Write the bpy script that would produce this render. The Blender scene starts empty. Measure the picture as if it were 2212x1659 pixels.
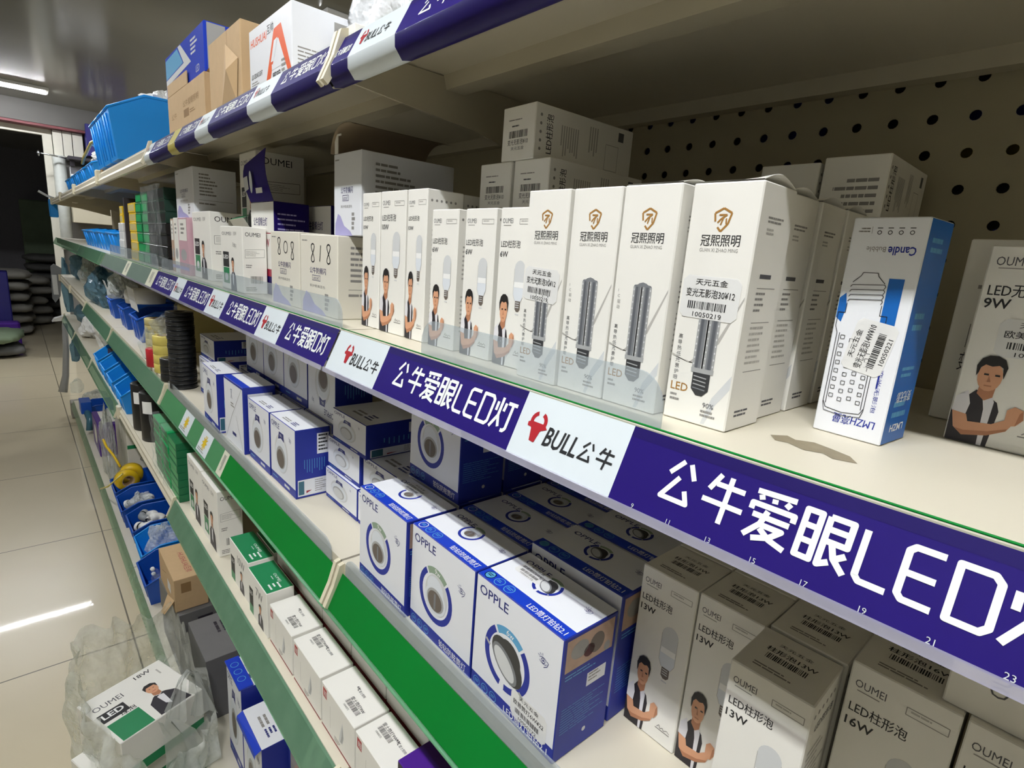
import bpy, math, random
from mathutils import Vector, Matrix
R_ = random.Random(7)
S = bpy.context.scene
COL = S.collection

# ------------------------------------------------------------------ camera, world, exposure
cam = bpy.data.objects.new('camera', bpy.data.cameras.new('camera'))
COL.objects.link(cam)
cam.data.lens = 19.194; cam.data.sensor_width = 36.0; cam.data.sensor_fit = 'HORIZONTAL'
cam.data.clip_start = 0.01; cam.data.clip_end = 100
CR = Matrix(((0.74610858, 0.09417176, -0.65913099), (-0.66184265, 0.21299632, -0.71874674), (0.07270683, 0.97250411, 0.22124527)))
cam.matrix_world = Matrix.Translation((-0.25, 0, 1.5)) @ CR.to_4x4()
S.camera = cam
w = bpy.data.worlds.new('world'); S.world = w; w.use_nodes = True
w.node_tree.nodes['Background'].inputs[0].default_value = (0.62, 0.66, 0.7, 1)
w.node_tree.nodes['Background'].inputs[1].default_value = 0.05
S.view_settings.view_transform = 'Standard'; S.view_settings.look = 'None'
S.view_settings.gamma = 1.0; S.view_settings.exposure = 1.08; S.view_settings.use_curve_mapping = False
LAMP_STRENGTH = 120.0                       # the ceiling tubes (built with their battens below)

# ------------------------------------------------------------------ materials
def lin(h):
    r = []
    for i in (0, 2, 4):
        c = int(h[i:i+2], 16) / 255
        r.append(c / 12.92 if c <= .04045 else ((c + .055) / 1.055) ** 2.4)
    return tuple(r) + (1,)
MATS = {}
def mat(name, hexc, rough=.5, metal=0., var=.05, scale=30, bump=0., emit=0., coat=0., spec=.5):
    if name in MATS: return MATS[name]
    m = bpy.data.materials.new(name); m.use_nodes = True; MATS[name] = m
    nt = m.node_tree; b = nt.nodes['Principled BSDF']
    c = lin(hexc)
    b.inputs['Roughness'].default_value = rough; b.inputs['Metallic'].default_value = metal
    b.inputs['Base Color'].default_value = c; b.inputs['Specular IOR Level'].default_value = spec
    if coat: b.inputs['Coat Weight'].default_value = coat; b.inputs['Coat Roughness'].default_value = .08
    if emit: b.inputs['Emission Color'].default_value = c; b.inputs['Emission Strength'].default_value = emit
    if var or bump:
        tc = nt.nodes.new('ShaderNodeTexCoord'); n = nt.nodes.new('ShaderNodeTexNoise')
        n.inputs['Scale'].default_value = scale; n.inputs['Detail'].default_value = 3
        nt.links.new(tc.outputs['Object'], n.inputs['Vector'])
        if var:
            mx = nt.nodes.new('ShaderNodeMix'); mx.data_type = 'RGBA'
            mx.inputs['A'].default_value = tuple(v * (1 - var) for v in c[:3]) + (1,)
            mx.inputs['B'].default_value = tuple(min(1, v * (1 + var)) for v in c[:3]) + (1,)
            nt.links.new(n.outputs['Fac'], mx.inputs['Factor']); nt.links.new(mx.outputs['Result'], b.inputs['Base Color'])
        if bump:
            bp = nt.nodes.new('ShaderNodeBump'); bp.inputs['Strength'].default_value = bump; bp.inputs['Distance'].default_value = .01
            nt.links.new(n.outputs['Fac'], bp.inputs['Height']); nt.links.new(bp.outputs['Normal'], b.inputs['Normal'])
    return m
def clear(name, tint='ffffff', alpha=.8, rough=.12, body='e8eeea', spread=.12, scale=25, bump=.0):
    """thin clear plastic: see-through with a little milky body and a gloss"""
    if name in MATS: return MATS[name]
    m = bpy.data.materials.new(name); m.use_nodes = True; MATS[name] = m
    nt = m.node_tree; nt.nodes.clear()
    o = nt.nodes.new('ShaderNodeOutputMaterial'); tr = nt.nodes.new('ShaderNodeBsdfTransparent')
    tr.inputs[0].default_value = lin(tint)
    b = nt.nodes.new('ShaderNodeBsdfPrincipled'); b.inputs['Base Color'].default_value = lin(body)
    b.inputs['Roughness'].default_value = rough; b.inputs['Alpha'].default_value = 1
    n = nt.nodes.new('ShaderNodeTexNoise'); n.inputs['Scale'].default_value = scale; n.inputs['Detail'].default_value = 4
    tc = nt.nodes.new('ShaderNodeTexCoord'); nt.links.new(tc.outputs['Object'], n.inputs['Vector'])
    mr = nt.nodes.new('ShaderNodeMapRange'); mr.inputs['To Min'].default_value = max(0, 1 - alpha - spread); mr.inputs['To Max'].default_value = min(1, 1 - alpha + spread)
    nt.links.new(n.outputs['Fac'], mr.inputs['Value'])
    if bump:
        bp = nt.nodes.new('ShaderNodeBump'); bp.inputs['Strength'].default_value = bump; bp.inputs['Distance'].default_value = .02
        nt.links.new(n.outputs['Fac'], bp.inputs['Height']); nt.links.new(bp.outputs['Normal'], b.inputs['Normal'])
    mx = nt.nodes.new('ShaderNodeMixShader')
    nt.links.new(mr.outputs[0], mx.inputs[0]); nt.links.new(tr.outputs[0], mx.inputs[1]); nt.links.new(b.outputs[0], mx.inputs[2])
    nt.links.new(mx.outputs[0], o.inputs[0])
    return m

mat('card_white', 'efede6', .42, var=.02); mat('card_cool', 'e9ebf0', .4, var=.02); mat('card_cream', 'e2ddcf', .5, var=.03)
mat('inside', 'a3937c', .8); mat('kraft', 'c4a67e', .75, var=.07, scale=60); mat('kraft_dark', '8f7048', .8, var=.08)
mat('navy', '1e2f96', .5, var=.04); mat('navy_ink', '1b2470', .4, var=0); mat('royal', '1c3fc0', .32, var=.03); mat('purple', '1c0b5c', .45, var=.03, spec=.2); mat('lamp_slate', '5d6066', .4, var=0)
mat('purple_paper', '220f6c', .5, var=.03, scale=12, spec=.15); mat('paper_white', 'dfe4ea', .4, var=.02, spec=.3); mat('print_white', 'f4f4f2', .4, var=0)
mat('ink', '1c1c20', .5, var=0); mat('ink_grey', '55555a', .5, var=0); mat('ink_soft', '8d8a86', .5, var=0); mat('ink_pale', 'b9b6b0', .5, var=0)
mat('gold', 'a87a3c', .4, var=0); mat('skin', 'd9a07c', .5, var=0); mat('skin_dark', 'b67c5a', .5, var=0); mat('hair', '1b1818', .5, var=0)
mat('suit', '2b2730', .5, var=0); mat('suit_blue', '2c3a52', .5, var=0); mat('shirt', 'e4e2e6', .5, var=0); mat('vest', '241f26', .5, var=0)
mat('lamp_grey', 'a9aaaa', .4, var=0); mat('lamp_mid', '7c7f83', .4, var=0); mat('lamp_dark', '3a3a3c', .4, var=0); mat('lamp_pale', 'd3d5d6', .4, var=0); mat('lamp_brown', '6a6058', .4, var=0)
mat('sage', '8da38c', .4, var=0); mat('sky', '5aa3cf', .4, var=0); mat('red', 'b3202c', .35, var=0); mat('red_deep', '8c1d26', .45, var=.05); mat('orange', 'e8590c', .4, var=0)
mat('crimson', 'a3213a', .35, var=.0); mat('red_line', '9b2a3a', .4, var=0)
mat('green_print', '1f8452', .4, var=.04); mat('green_strip', '077a2c', .5, var=.06, scale=9, spec=.12); mat('green_faded', '4a8a5a', .5, var=.08, scale=9, spec=.3); mat('green_grey', '6f8176', .4, var=.1, scale=14)
mat('shelf', 'd3ccb9', .45, var=.04, scale=6); mat('shelf_edge', 'cfc8b4', .45, var=.04); mat('steel_cream', 'c2bba6', .5, var=.05, scale=8); mat('peg_cream', 'a69e84', .6, var=.04, scale=5)
mat('clip_cream', 'd8d0b6', .45, var=.05); mat('clip_brown', '6d6258', .5, var=.08); mat('black', '121214', .35, var=.1); mat('black_tape', '1a1b1d', .3, var=.1); mat('dark', '0d0d10', .8, var=.2)
mat('bin_blue', '118ee6', .35, var=.05, scale=8); mat('bin_deep', '0a4db0', .35, var=.05, scale=8); mat('yellow', 'e6c01e', .4, var=.05); mat('yellow_wrap', 'd6c566', .3, var=.1); mat('masking', 'bdb078', .5, var=.08)
mat('green_tape', '0d6a40', .3, var=.12); mat('green_dark', '16392c', .3, var=.15); mat('green_lit', '1aa45e', .3, var=.15); mat('maroon', '4a1620', .5); mat('white_plastic', 'e8e8e6', .3, var=.03); mat('grey_card', '6d6c6c', .6, var=.08)  # green_lit: brighter copy of green_tape, light on the wrap painted into the colour
mat('chrome', 'b7babd', .25, metal=1.0, var=.05); mat('grey_plastic', '8f9499', .4, var=.06); mat('violet_box', '4b1f8a', .35, var=.05); mat('photo_tan', 'b79a86', .5, var=.3, scale=60); mat('photo_grey', '9a9894', .5, var=.25, scale=80)
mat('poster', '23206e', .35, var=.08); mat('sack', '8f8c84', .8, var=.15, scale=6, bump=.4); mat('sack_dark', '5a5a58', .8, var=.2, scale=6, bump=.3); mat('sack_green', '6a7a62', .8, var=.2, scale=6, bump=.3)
mat('chalk_label', 'dcd8c4', .5, var=.05); mat('pink_print', 'c9a2ad', .45, var=.05); mat('violet_soft', 'a9a4d2', .45, var=.0); mat('teal_film', '3f6f82', .25, var=.2, scale=12)
clear('clear_rail', 'fbfdfc', .97, .06, '34343c', spread=.02); clear('clear_lip', 'f4f2fb', .55, .08, 'd4d2e6'); clear('clear_fence', 'eef2f4', .72, .1, 'cfd6da'); clear('clear_green', 'cdeed8', .5, .1, '8fd0a4'); clear('rail_green', 'b4d2bd', .45, .12, '7fa88c')
clear('film', 'fafcfc', .86, .12, 'e4e8e8', scale=18, bump=.6); clear('film_milky', 'f2f4f2', .62, .18, 'dfe2de', scale=10, bump=.5); clear('film_teal', 'b7d0dc', .62, .15, '7396a8', scale=16, bump=.6)
clear('sticker_clear', 'ffffff', .1, .3, 'f0f0ee')
clear('film_bag', 'fbfdfb', .64, .12, 'eef0ea', spread=.28, scale=16, bump=.9); clear('film_parts', 'fbfdfd', .62, .1, 'eef2f2', spread=.25, scale=40, bump=.8)

# ------------------------------------------------------------------ mesh builder
class MB:
    def __init__(s): s.v = []; s.f = []; s.m = []; s.names = []; s.smooth = []
    def mi(s, n):
        if n not in s.names: s.names.append(n)
        return s.names.index(n)
    def face(s, pts, m, sm=False):
        b = len(s.v); s.v += [tuple(p) for p in pts]; s.f.append(tuple(range(b, b + len(pts)))); s.m.append(s.mi(m)); s.smooth.append(sm)
    def raw(s, vs, fs, m, sm=False):
        b = len(s.v); s.v += [tuple(p) for p in vs]; k = s.mi(m)
        for f in fs: s.f.append(tuple(b + i for i in f)); s.m.append(k); s.smooth.append(sm)
    def box(s, lo, hi, m, c=0.0):
        x0, y0, z0 = lo; x1, y1, z1 = hi
        if c <= 0:
            vs = [(x0,y0,z0),(x1,y0,z0),(x1,y1,z0),(x0,y1,z0),(x0,y0,z1),(x1,y0,z1),(x1,y1,z1),(x0,y1,z1)]
            s.raw(vs, [(3,2,1,0),(4,5,6,7),(0,1,5,4),(1,2,6,5),(2,3,7,6),(3,0,4,7)], m); return
        # chamfered box: three vertices per corner
        vs = []; idx = {}
        for ix, X in enumerate((x0, x1)):
            for iy, Y in enumerate((y0, y1)):
                for iz, Z in enumerate((z0, z1)):
                    sx, sy, sz = (c, -c)[ix], (c, -c)[iy], (c, -c)[iz]
                    for a, p in enumerate(((X, Y+sy, Z+sz), (X+sx, Y, Z+sz), (X+sx, Y+sy, Z))):
                        idx[ix,iy,iz,a] = len(vs); vs.append(p)
        q = []
        for a in range(3):
            o = [i for i in range(3) if i != a]
            for side in (0, 1):
                cyc = []
                for p, r in ((0,0),(1,0),(1,1),(0,1)):
                    k = [0,0,0]; k[a] = side; k[o[0]] = p; k[o[1]] = r
                    cyc.append(idx[k[0],k[1],k[2],a])
                n = (a == 1) ^ (side == 1)
                q.append(tuple(cyc if n else cyc[::-1]))
            # edges along axis a
            for p in (0, 1):
                for r in (0, 1):
                    e = []
                    for t, side in ((o[0], 0), (o[0], 1), (o[1], 1), (o[1], 0)):
                        k = [0,0,0]; k[a] = side; k[o[0]] = p; k[o[1]] = r
                        e.append(idx[k[0],k[1],k[2],t])
                    q.append(tuple(e))
        for ix in (0,1):
            for iy in (0,1):
                for iz in (0,1): q.append(tuple(idx[ix,iy,iz,a] for a in range(3)))
        s.raw(vs, q, m)
    def lathe(s, prof, m, seg=24, axis='z', c=(0,0,0), sm=True, closed=False):
        vs = []; n = len(prof)
        for r, h in prof:
            for k in range(seg):
                a = 2*math.pi*k/seg; p = (r*math.cos(a), r*math.sin(a), h)
                if axis == 'x': p = (h, p[0], p[1])
                elif axis == 'y': p = (p[0], h, p[1])
                vs.append((p[0]+c[0], p[1]+c[1], p[2]+c[2]))
        fs = []
        for i in range(n if closed else n-1):
            j = (i+1) % n
            for k in range(seg):
                l = (k+1) % seg; fs.append((i*seg+k, i*seg+l, j*seg+l, j*seg+k))
        s.raw(vs, fs, m, sm)
    def tube(s, pts, r, m, seg=8, sm=True):
        pts = [Vector(p) for p in pts]; vs = []; n = len(pts)
        for i, p in enumerate(pts):
            t = (pts[min(i+1, n-1)] - pts[max(i-1, 0)]).normalized()
            u = t.cross(Vector((0, 0, 1)));
            if u.length < .01: u = t.cross(Vector((1, 0, 0)))
            u.normalize(); v = t.cross(u); rr = r[i] if isinstance(r, (list, tuple)) else r
            for k in range(seg):
                a = 2*math.pi*k/seg; vs.append(p + u*math.cos(a)*rr + v*math.sin(a)*rr)
        fs = [(i*seg+k, i*seg+(k+1)%seg, (i+1)*seg+(k+1)%seg, (i+1)*seg+k) for i in range(n-1) for k in range(seg)]
        fs += [tuple(range(seg))[::-1], tuple((n-1)*seg+k for k in range(seg))]
        s.raw(vs, fs, m, sm)
    def extrude_y(s, prof, y0, y1, m, closed=False, sm=False):
        n = len(prof); vs = [(x, y0, z) for x, z in prof] + [(x, y1, z) for x, z in prof]
        fs = [(i, (i+1) % n, n+(i+1) % n, n+i) for i in range(n if closed else n-1)]
        if closed: fs += [tuple(range(n))[::-1], tuple(range(n, 2*n))]
        s.raw(vs, fs, m, sm)
    def mesh(s, name):
        me = bpy.data.meshes.new('shape'); me.from_pydata(s.v, [], s.f)
        for n in s.names: me.materials.append(MATS[n])
        me.polygons.foreach_set('material_index', s.m); me.polygons.foreach_set('use_smooth', s.smooth)
        me.update(); return me
    def build(s, name, parent=None, loc=(0,0,0), rot=0, me=None):
        o = bpy.data.objects.new(name, me or s.mesh(name)); COL.objects.link(o)
        o.location = loc; o.rotation_euler = (0, 0, math.radians(rot)) if not isinstance(rot, tuple) else tuple(math.radians(a) for a in rot)
        if parent: o.parent = parent
        return o
def T(o, label, cat, group=None):
    o['label'] = label; o['category'] = cat
    if group: o['group'] = group
    return o
def struct(o): o['kind'] = 'structure'; return o
ORD = ['second','third','fourth','fifth','sixth','seventh','eighth','ninth','tenth','eleventh','twelfth','thirteenth','fourteenth','fifteenth','sixteenth']
def layer(i, n): return 'lowest' if i == 0 else 'topmost' if i == n-1 else ORD[i-1] + ' from the bottom'
def empty(name, loc=(0,0,0), rot=0):
    o = bpy.data.objects.new(name, None); o.empty_display_size = .02; COL.objects.link(o); o.location = loc; o.rotation_euler = (0, 0, math.radians(rot)); return o

# ------------------------------------------------------------------ printing on a flat face
_tx = {}
def glyphs(txt, bold=0.0):
    k = (txt, bold)
    if k not in _tx:
        cu = bpy.data.curves.new('t', 'FONT'); cu.body = txt; cu.size = 1; cu.resolution_u = 2; cu.offset = bold; cu.fill_mode = 'BOTH'
        ob = bpy.data.objects.new('t', cu); COL.objects.link(ob)
        dg = bpy.context.evaluated_depsgraph_get(); ev = ob.evaluated_get(dg); me = ev.to_mesh()
        vs = [(v.co.x, v.co.y) for v in me.vertices]; fs = [tuple(p.vertices) for p in me.polygons]
        ev.to_mesh_clear(); bpy.data.objects.remove(ob); bpy.data.curves.remove(cu)
        if vs:
            x0 = min(v[0] for v in vs); x1 = max(v[0] for v in vs)
        else: x0, x1 = 0, 1
        _tx[k] = ([(a - x0, b) for a, b in vs], fs, x1 - x0)
    return _tx[k]
class Face:
    """flat print frame: origin, right axis U, up axis V, outward N"""
    def __init__(s, mb, o, U, V, N): s.mb = mb; s.o = Vector(o); s.U = Vector(U); s.V = Vector(V); s.N = Vector(N)
    def p(s, u, v, l): return s.o + s.U*u + s.V*v + s.N*(.0001*l)
    def poly(s, pts, m, l=1): s.mb.face([s.p(u, v, l) for u, v in pts], m)
    def rect(s, u0, v0, u1, v1, m, l=1): s.poly([(u0,v0),(u1,v0),(u1,v1),(u0,v1)], m, l)
    def ell(s, cu, cv, ru, rv, m, l=1, a0=0, a1=360, n=24, rot=0):
        r = math.radians(rot); pts = []
        for k in range(n + (0 if a1 - a0 == 360 else 1)):
            a = math.radians(a0 + (a1-a0)*k/n); x, y = ru*math.cos(a), rv*math.sin(a)
            pts.append((cu + x*math.cos(r) - y*math.sin(r), cv + x*math.sin(r) + y*math.cos(r)))
        s.poly(pts, m, l)
    def ring(s, cu, cv, ru, rv, t, m, l=1, a0=0, a1=360, n=28):
        for k in range(n):
            A = [math.radians(a0 + (a1-a0)*(k+d)/n) for d in (0, 1)]
            s.poly([(cu+ru*math.cos(A[0]), cv+rv*math.sin(A[0])), (cu+ru*math.cos(A[1]), cv+rv*math.sin(A[1])),
                    (cu+(ru-t)*math.cos(A[1]), cv+(rv-t)*math.sin(A[1])), (cu+(ru-t)*math.cos(A[0]), cv+(rv-t)*math.sin(A[0]))], m, l)
    def stroke(s, pts, wd, m, l=1, cap=True):
        for (a, b) in zip(pts, pts[1:]):
            a = Vector(a); b = Vector(b); d = (b-a)
            if d.length < 1e-9: continue
            d.normalize(); n = Vector((-d.y, d.x))*wd/2; e = d*0
            s.k = (getattr(s, 'k', 0)+1) % 14      # a hair of lift so crossing strokes never share a plane
            s.poly([tuple(a-e-n), tuple(b+e-n), tuple(b+e+n), tuple(a-e+n)], m, l+s.k*.1)
        if wd > .0012:                             # rounded joints on broad strokes
            for i in range(1, len(pts)-1): s.k = (s.k+1) % 14; s.ell(pts[i][0], pts[i][1], wd/2, wd/2, m, l+s.k*.1, n=12)
            if len(pts) > 2 and pts[0] == pts[-1]: s.ell(pts[0][0], pts[0][1], wd/2, wd/2, m, l+1.5, n=12)
    def text(s, txt, u, v, size, m, l=1, rot=0, sx=1., bold=0., align='l', slant=0., width=None):
        if bold and any(ord(c) > 0x2e80 for c in txt):     # heavier Chinese print: struck twice, a hair apart
            r = math.radians(rot); k = size*bold*1.3
            s.text(txt, u+k*math.cos(r), v+k*math.sin(r), size, m, l+.3, rot, sx, 0, align, slant, width); bold = 0
        vs, fs, wd = glyphs(txt, bold)
        if width: sx = width/(wd*size)
        r = math.radians(rot); off = {'l':0, 'c':-wd/2, 'r':-wd}[align]
        P = []
        for a, b in vs:
            x = (a+off+slant*b)*size*sx; y = b*size
            P.append(s.p(u + x*math.cos(r) - y*math.sin(r), v + x*math.sin(r) + y*math.cos(r), l))
        s.mb.raw(P, fs, m)
    def lines(s, u0, v0, u1, v1, n, m, l=1, fill=.5, vertical=False, seed=1):
        rr = random.Random(seed)
        for k in range(n):
            t = k/n; L = rr.uniform(.55, 1)
            if vertical: s.rect(u0+(u1-u0)*t, v1-(v1-v0)*L, u0+(u1-u0)*(t+fill/n), v1, m, l)
            else:
                a = v1-(v1-v0)*(t+fill/n); b = v1-(v1-v0)*t; x = u0
                while x < u0+(u1-u0)*L:
                    y = min(x+rr.uniform(.08, .3)*(u1-u0), u0+(u1-u0)*L); s.rect(x, a, y, b, m, l); x = y+.02*(u1-u0)
    def barcode(s, u0, v0, u1, v1, m='ink', l=1, seed=3):
        rr = random.Random(seed); x = u0; W = u1-u0
        while x < u1:
            a = rr.choice((.012, .02, .03))*W; s.rect(x, v0, min(u1, x+a), v1, m, l); x += a+rr.choice((.014, .022, .03))*W
def frames(mb, w_, d, h):
    return dict(front=Face(mb, (0, w_, 0), (0,-1,0), (0,0,1), (-1,0,0)), side=Face(mb, (0,0,0), (1,0,0), (0,0,1), (0,-1,0)),
                top=Face(mb, (0, w_, h), (0,-1,0), (1,0,0), (0,0,1)), far=Face(mb, (d, w_, 0), (-1,0,0), (0,0,1), (0,1,0)))
STROKES = {
 '公': [[(4.2,10),(1.4,6.7)], [(5.9,9.8),(7.7,6.6)], [(4.2,6.3),(0.9,1.2),(7.6,1.2),(6.3,3.8)]],
 '牛': [[(3.1,10),(1.3,6.4)], [(2.6,7.9),(9,7.9)], [(0.4,4.1),(9.6,4.1)], [(5.6,10),(5.6,.2)]],
 '爱': [[(1,9.5),(8.8,9.8)], [(2,8.9),(2.4,8)], [(4.8,8.9),(4.9,8)], [(7.8,9),(7.2,8)], [(.8,5.7),(.8,7),(9.2,7),(9.2,5.7)], [(1.4,4.9),(8.8,4.9)], [(4.2,6.2),(3.4,3.4),(.8,.4)], [(3.2,3.3),(7.8,3.3),(5.8,1.4),(2.6,.3)], [(3.6,2.6),(6,1.1),(9.2,.3)]],
 '眼': [[(.8,.8),(3.5,.8),(3.5,9.4),(.8,9.4),(.8,.8)], [(.8,6.6),(3.5,6.6)], [(.8,3.8),(3.5,3.8)], [(5,9.4),(9,9.4),(9,5),(5,5)], [(5,7.2),(9,7.2)], [(5,9.4),(5,.6),(6.8,1.6)], [(6.4,5),(7.4,2.4),(9.6,.4)], [(9.2,3.6),(7.7,2.5)]],
 'L': [[(1,9.4),(1,1.4),(1.8,.6),(6,.6)]], 'E': [[(6,9.4),(1.8,9.4),(1,8.6),(1,1.4),(1.8,.6),(6,.6)], [(1,5),(5.6,5)]],
 'D': [[(1,.6),(1,9.4),(5.4,9.4),(6.4,8.4),(6.4,1.6),(5.4,.6),(1,.6)]], '口': [[(1,9.4),(5.4,9.4),(6.4,8.4),(6.4,1.6),(5.4,.6),(1.6,.6),(1,1.4),(1,9.4)]],
 '灯': [[(1,8.4),(1,5.6)], [(2.8,10),(2.8,4.4),(.4,.4)], [(2.8,4.4),(4.3,1.2)], [(4.7,8.6),(4.5,6)], [(5.6,8.8),(9.8,8.8)], [(7.9,8.8),(7.9,1.4),(7.1,.6),(6,.6)]]}
ADV = {'L': 6.6, 'E': 7, 'D': 7.6, '口': 7.8}
def strokes(F, txt, u, v, size, m, l=1, wt=1.15, sx=1., slant=0.):
    for ch in txt:
        for st in STROKES[ch]:
            F.stroke([(u + (x*sx + slant*y)*size/10, v + y*size/10) for x, y in st], wt*size/10, m, l)
        u += ADV.get(ch, 10.3)*sx*size/10
    return u
def bull_logo(F, u, v, s, l=2):
    """red horned head, dark italic BULL and two characters"""
    F.ring(u+.42*s, v+.66*s, .36*s, .34*s, .14*s, 'red', l, 112, 428, 20)
    F.poly([(u, v+.56*s), (u+.12*s, v+.62*s), (u+.72*s, v+.62*s), (u+.86*s, v+.5*s), (u+.7*s, v+.42*s), (u+.62*s, v+.42*s), (u+.52*s, v-.02*s), (u+.3*s, v), (u+.2*s, v+.42*s), (u+.02*s, v+.44*s)], 'red', l+1)
    F.text('BULL', u+.86*s, v+.02*s, .86*s, 'ink', l, bold=.018, slant=.18, width=1.35*s)
    strokes(F, '公牛', u+2.27*s, v+.0*s, .62*s, 'ink', l, wt=1.1, slant=.12)
def sticker(name, parent, F, u, v, W, H, rows, rot=0, code='10050219', seed=5, base='sticker_clear'):
    """price sticker, a thin part of its own stuck on face F"""
    mb = MB(); r = math.radians(rot); U = F.U*math.cos(r)+F.V*math.sin(r); V = F.V*math.cos(r)-F.U*math.sin(r)
    G = Face(mb, F.p(u, v, 3), U, V, F.N); c = .08*W
    G.poly([(c,0),(W-c,0),(W,c),(W,H-c),(W-c,H),(c,H),(0,H-c),(0,c)], base, 0)
    y = H
    for i, t in enumerate(rows):
        hh = H*(.2 if i == 0 else .25); y -= hh*1.12
        G.text(t, W*.5, y+hh*.1, hh*(.8 if i == 0 else .85), 'ink', 1, align='c', width=W*(.55 if i == 0 else .84), bold=.012)
    G.barcode(W*.14, H*.22, W*.82, H*.40, seed=seed); G.text(code, W*.5, H*.04, H*.16, 'ink', 1, align='c', width=W*.5)
    return mb.build(name, parent)
def man(F, u, v, s, t, l=2):
    q = lambda pts: [(u+x*s, v+y*t) for x, y in pts]
    F.poly(q([(.1,0),(.05,3.6),(1,5),(2.2,6.3),(3.3,5.9),(4.6,5.2),(5,4.2),(4.6,0)]), 'vest', l)
    F.poly(q([(2.9,6),(3.4,4.2),(3.6,0),(4.1,0),(4.3,5.2),(3.9,5.9)]), 'shirt', l+1)
    F.poly(q([(.25,5.2),(1.4,6.1),(1.9,4.6),(1.7,3.3),(.1,3.5)]), 'shirt', l+1)
    F.poly(q([(.2,3.5),(1.8,3.3),(2.1,2.5),(4.6,2.7),(6.1,3.6),(6.7,3.1),(6.2,2.2),(4.4,1.3),(1.8,.8),(.7,1.6)]), 'skin', l+2)
    F.poly(q([(.9,1.5),(1.8,.8),(4.4,1.3),(6.2,2.2),(6.3,2.5),(4.4,1.8),(1.9,1.4)]), 'skin_dark', l+3)
    F.poly(q([(5.8,3.4),(5.8,4.6),(6.5,5.1),(7.4,4.8),(7.6,3.8),(7,3),(6.2,2.8)]), 'skin', l+3.5)
    F.poly(q([(6.9,3),(7.6,3.8),(7.4,4.8),(7.1,4.4)]), 'skin_dark', l+4)
    F.poly(q([(2.3,5.9),(2.4,7),(4.1,7),(4,5.7),(3.2,5.2)]), 'skin_dark', l+2)
    F.ell(u+3.2*s, v+8*t, 1.3*s, 1.7*t, 'skin', l+3, n=18)
    F.poly(q([(1.75,7.9),(1.6,9.1),(2.0,9.95),(2.7,10.35),(3.6,10.4),(4.4,10.05),(4.8,9.2),(4.6,7.9),(4.45,8.4),(4.35,9.1),(3.9,9.35),(3.2,9.15),(2.5,9.3),(2.05,8.9),(1.95,8.3)]), 'hair', l+4)
    for x in (2.55, 3.7): F.rect(u+x*s, v+8.1*t, u+(x+.5)*s, v+8.3*t, 'hair', l+4.5)
    F.poly(q([(3.1,8.1),(3.4,7.4),(3,7.35)]), 'skin_dark', l+4); F.rect(u+2.8*s, v+6.85*t, u+3.6*s, v+7*t, 'skin_dark', l+4)
def suit_man(F, u, v, s, l=2, m='suit'):
    q = lambda pts: [(u+x*s, v+y*s) for x, y in pts]
    F.poly(q([(0,0),(.2,3.6),(1.3,4.8),(2.2,5.3),(3.4,4.8),(4.6,3.8),(5.2,0)]), m, l)
    F.poly(q([(1.7,5),(1.9,2),(2.6,1.2),(2.9,4.9)]), 'shirt', l+1); F.poly(q([(1.7,4.9),(2.3,4.6),(2.9,4.9),(2.9,4.4),(2.3,4.6),(1.7,4.4)]), 'hair', l+2)
    F.poly(q([(1.6,5.2),(1.7,6.3),(2.9,6.3),(2.9,5.1),(2.3,4.7)]), 'skin_dark', l+2); F.ell(u+2.3*s, v+7*s, .95*s, 1.25*s, 'skin', l+3, n=16)
    F.poly(q([(1.3,7),(1.2,8),(1.8,8.6),(2.8,8.6),(3.4,8),(3.3,7),(3,7.8),(1.7,7.8)]), 'hair', l+4)
    F.rect(u+1.85*s, v+7.1*s, u+2.1*s, v+7.22*s, 'hair', l+4); F.rect(u+2.5*s, v+7.1*s, u+2.75*s, v+7.22*s, 'hair', l+4); F.rect(u+2*s, v+6.25*s, u+2.6*s, v+6.35*s, 'crimson', l+4)
# ------------------------------------------------------------------ room shell
def floor_mat():
    m = bpy.data.materials.new('floor_tiles'); m.use_nodes = True; nt = m.node_tree; b = nt.nodes['Principled BSDF']
    tc = nt.nodes.new('ShaderNodeTexCoord'); mp = nt.nodes.new('ShaderNodeMapping'); mp.inputs['Location'].default_value = (.045, -.23, 0)
    br = nt.nodes.new('ShaderNodeTexBrick'); br.offset = 0; br.inputs['Scale'].default_value = 1; br.inputs['Brick Width'].default_value = 1; br.inputs['Row Height'].default_value = 1
    br.inputs['Mortar Size'].default_value = .0028; br.inputs['Color1'].default_value = lin('dbcfb2'); br.inputs['Color2'].default_value = lin('d6caad'); br.inputs['Mortar'].default_value = lin('6a6354')
    n = nt.nodes.new('ShaderNodeTexNoise'); n.inputs['Scale'].default_value = 2.2; n.inputs['Detail'].default_value = 5
    mx = nt.nodes.new('ShaderNodeMix'); mx.data_type = 'RGBA'; mx.blend_type = 'MULTIPLY'; mx.inputs['Factor'].default_value = .12
    nt.links.new(tc.outputs['Object'], mp.inputs[0]); nt.links.new(mp.outputs[0], br.inputs[0]); nt.links.new(tc.outputs['Object'], n.inputs[0])
    nt.links.new(br.outputs['Color'], mx.inputs['A']); nt.links.new(n.outputs['Fac'], mx.inputs['B']); nt.links.new(mx.outputs['Result'], b.inputs['Base Color'])
    b.inputs['Roughness'].default_value = .3; b.inputs['Coat Weight'].default_value = .6; b.inputs['Coat Roughness'].default_value = .025
    MATS['floor_tiles'] = m
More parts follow.
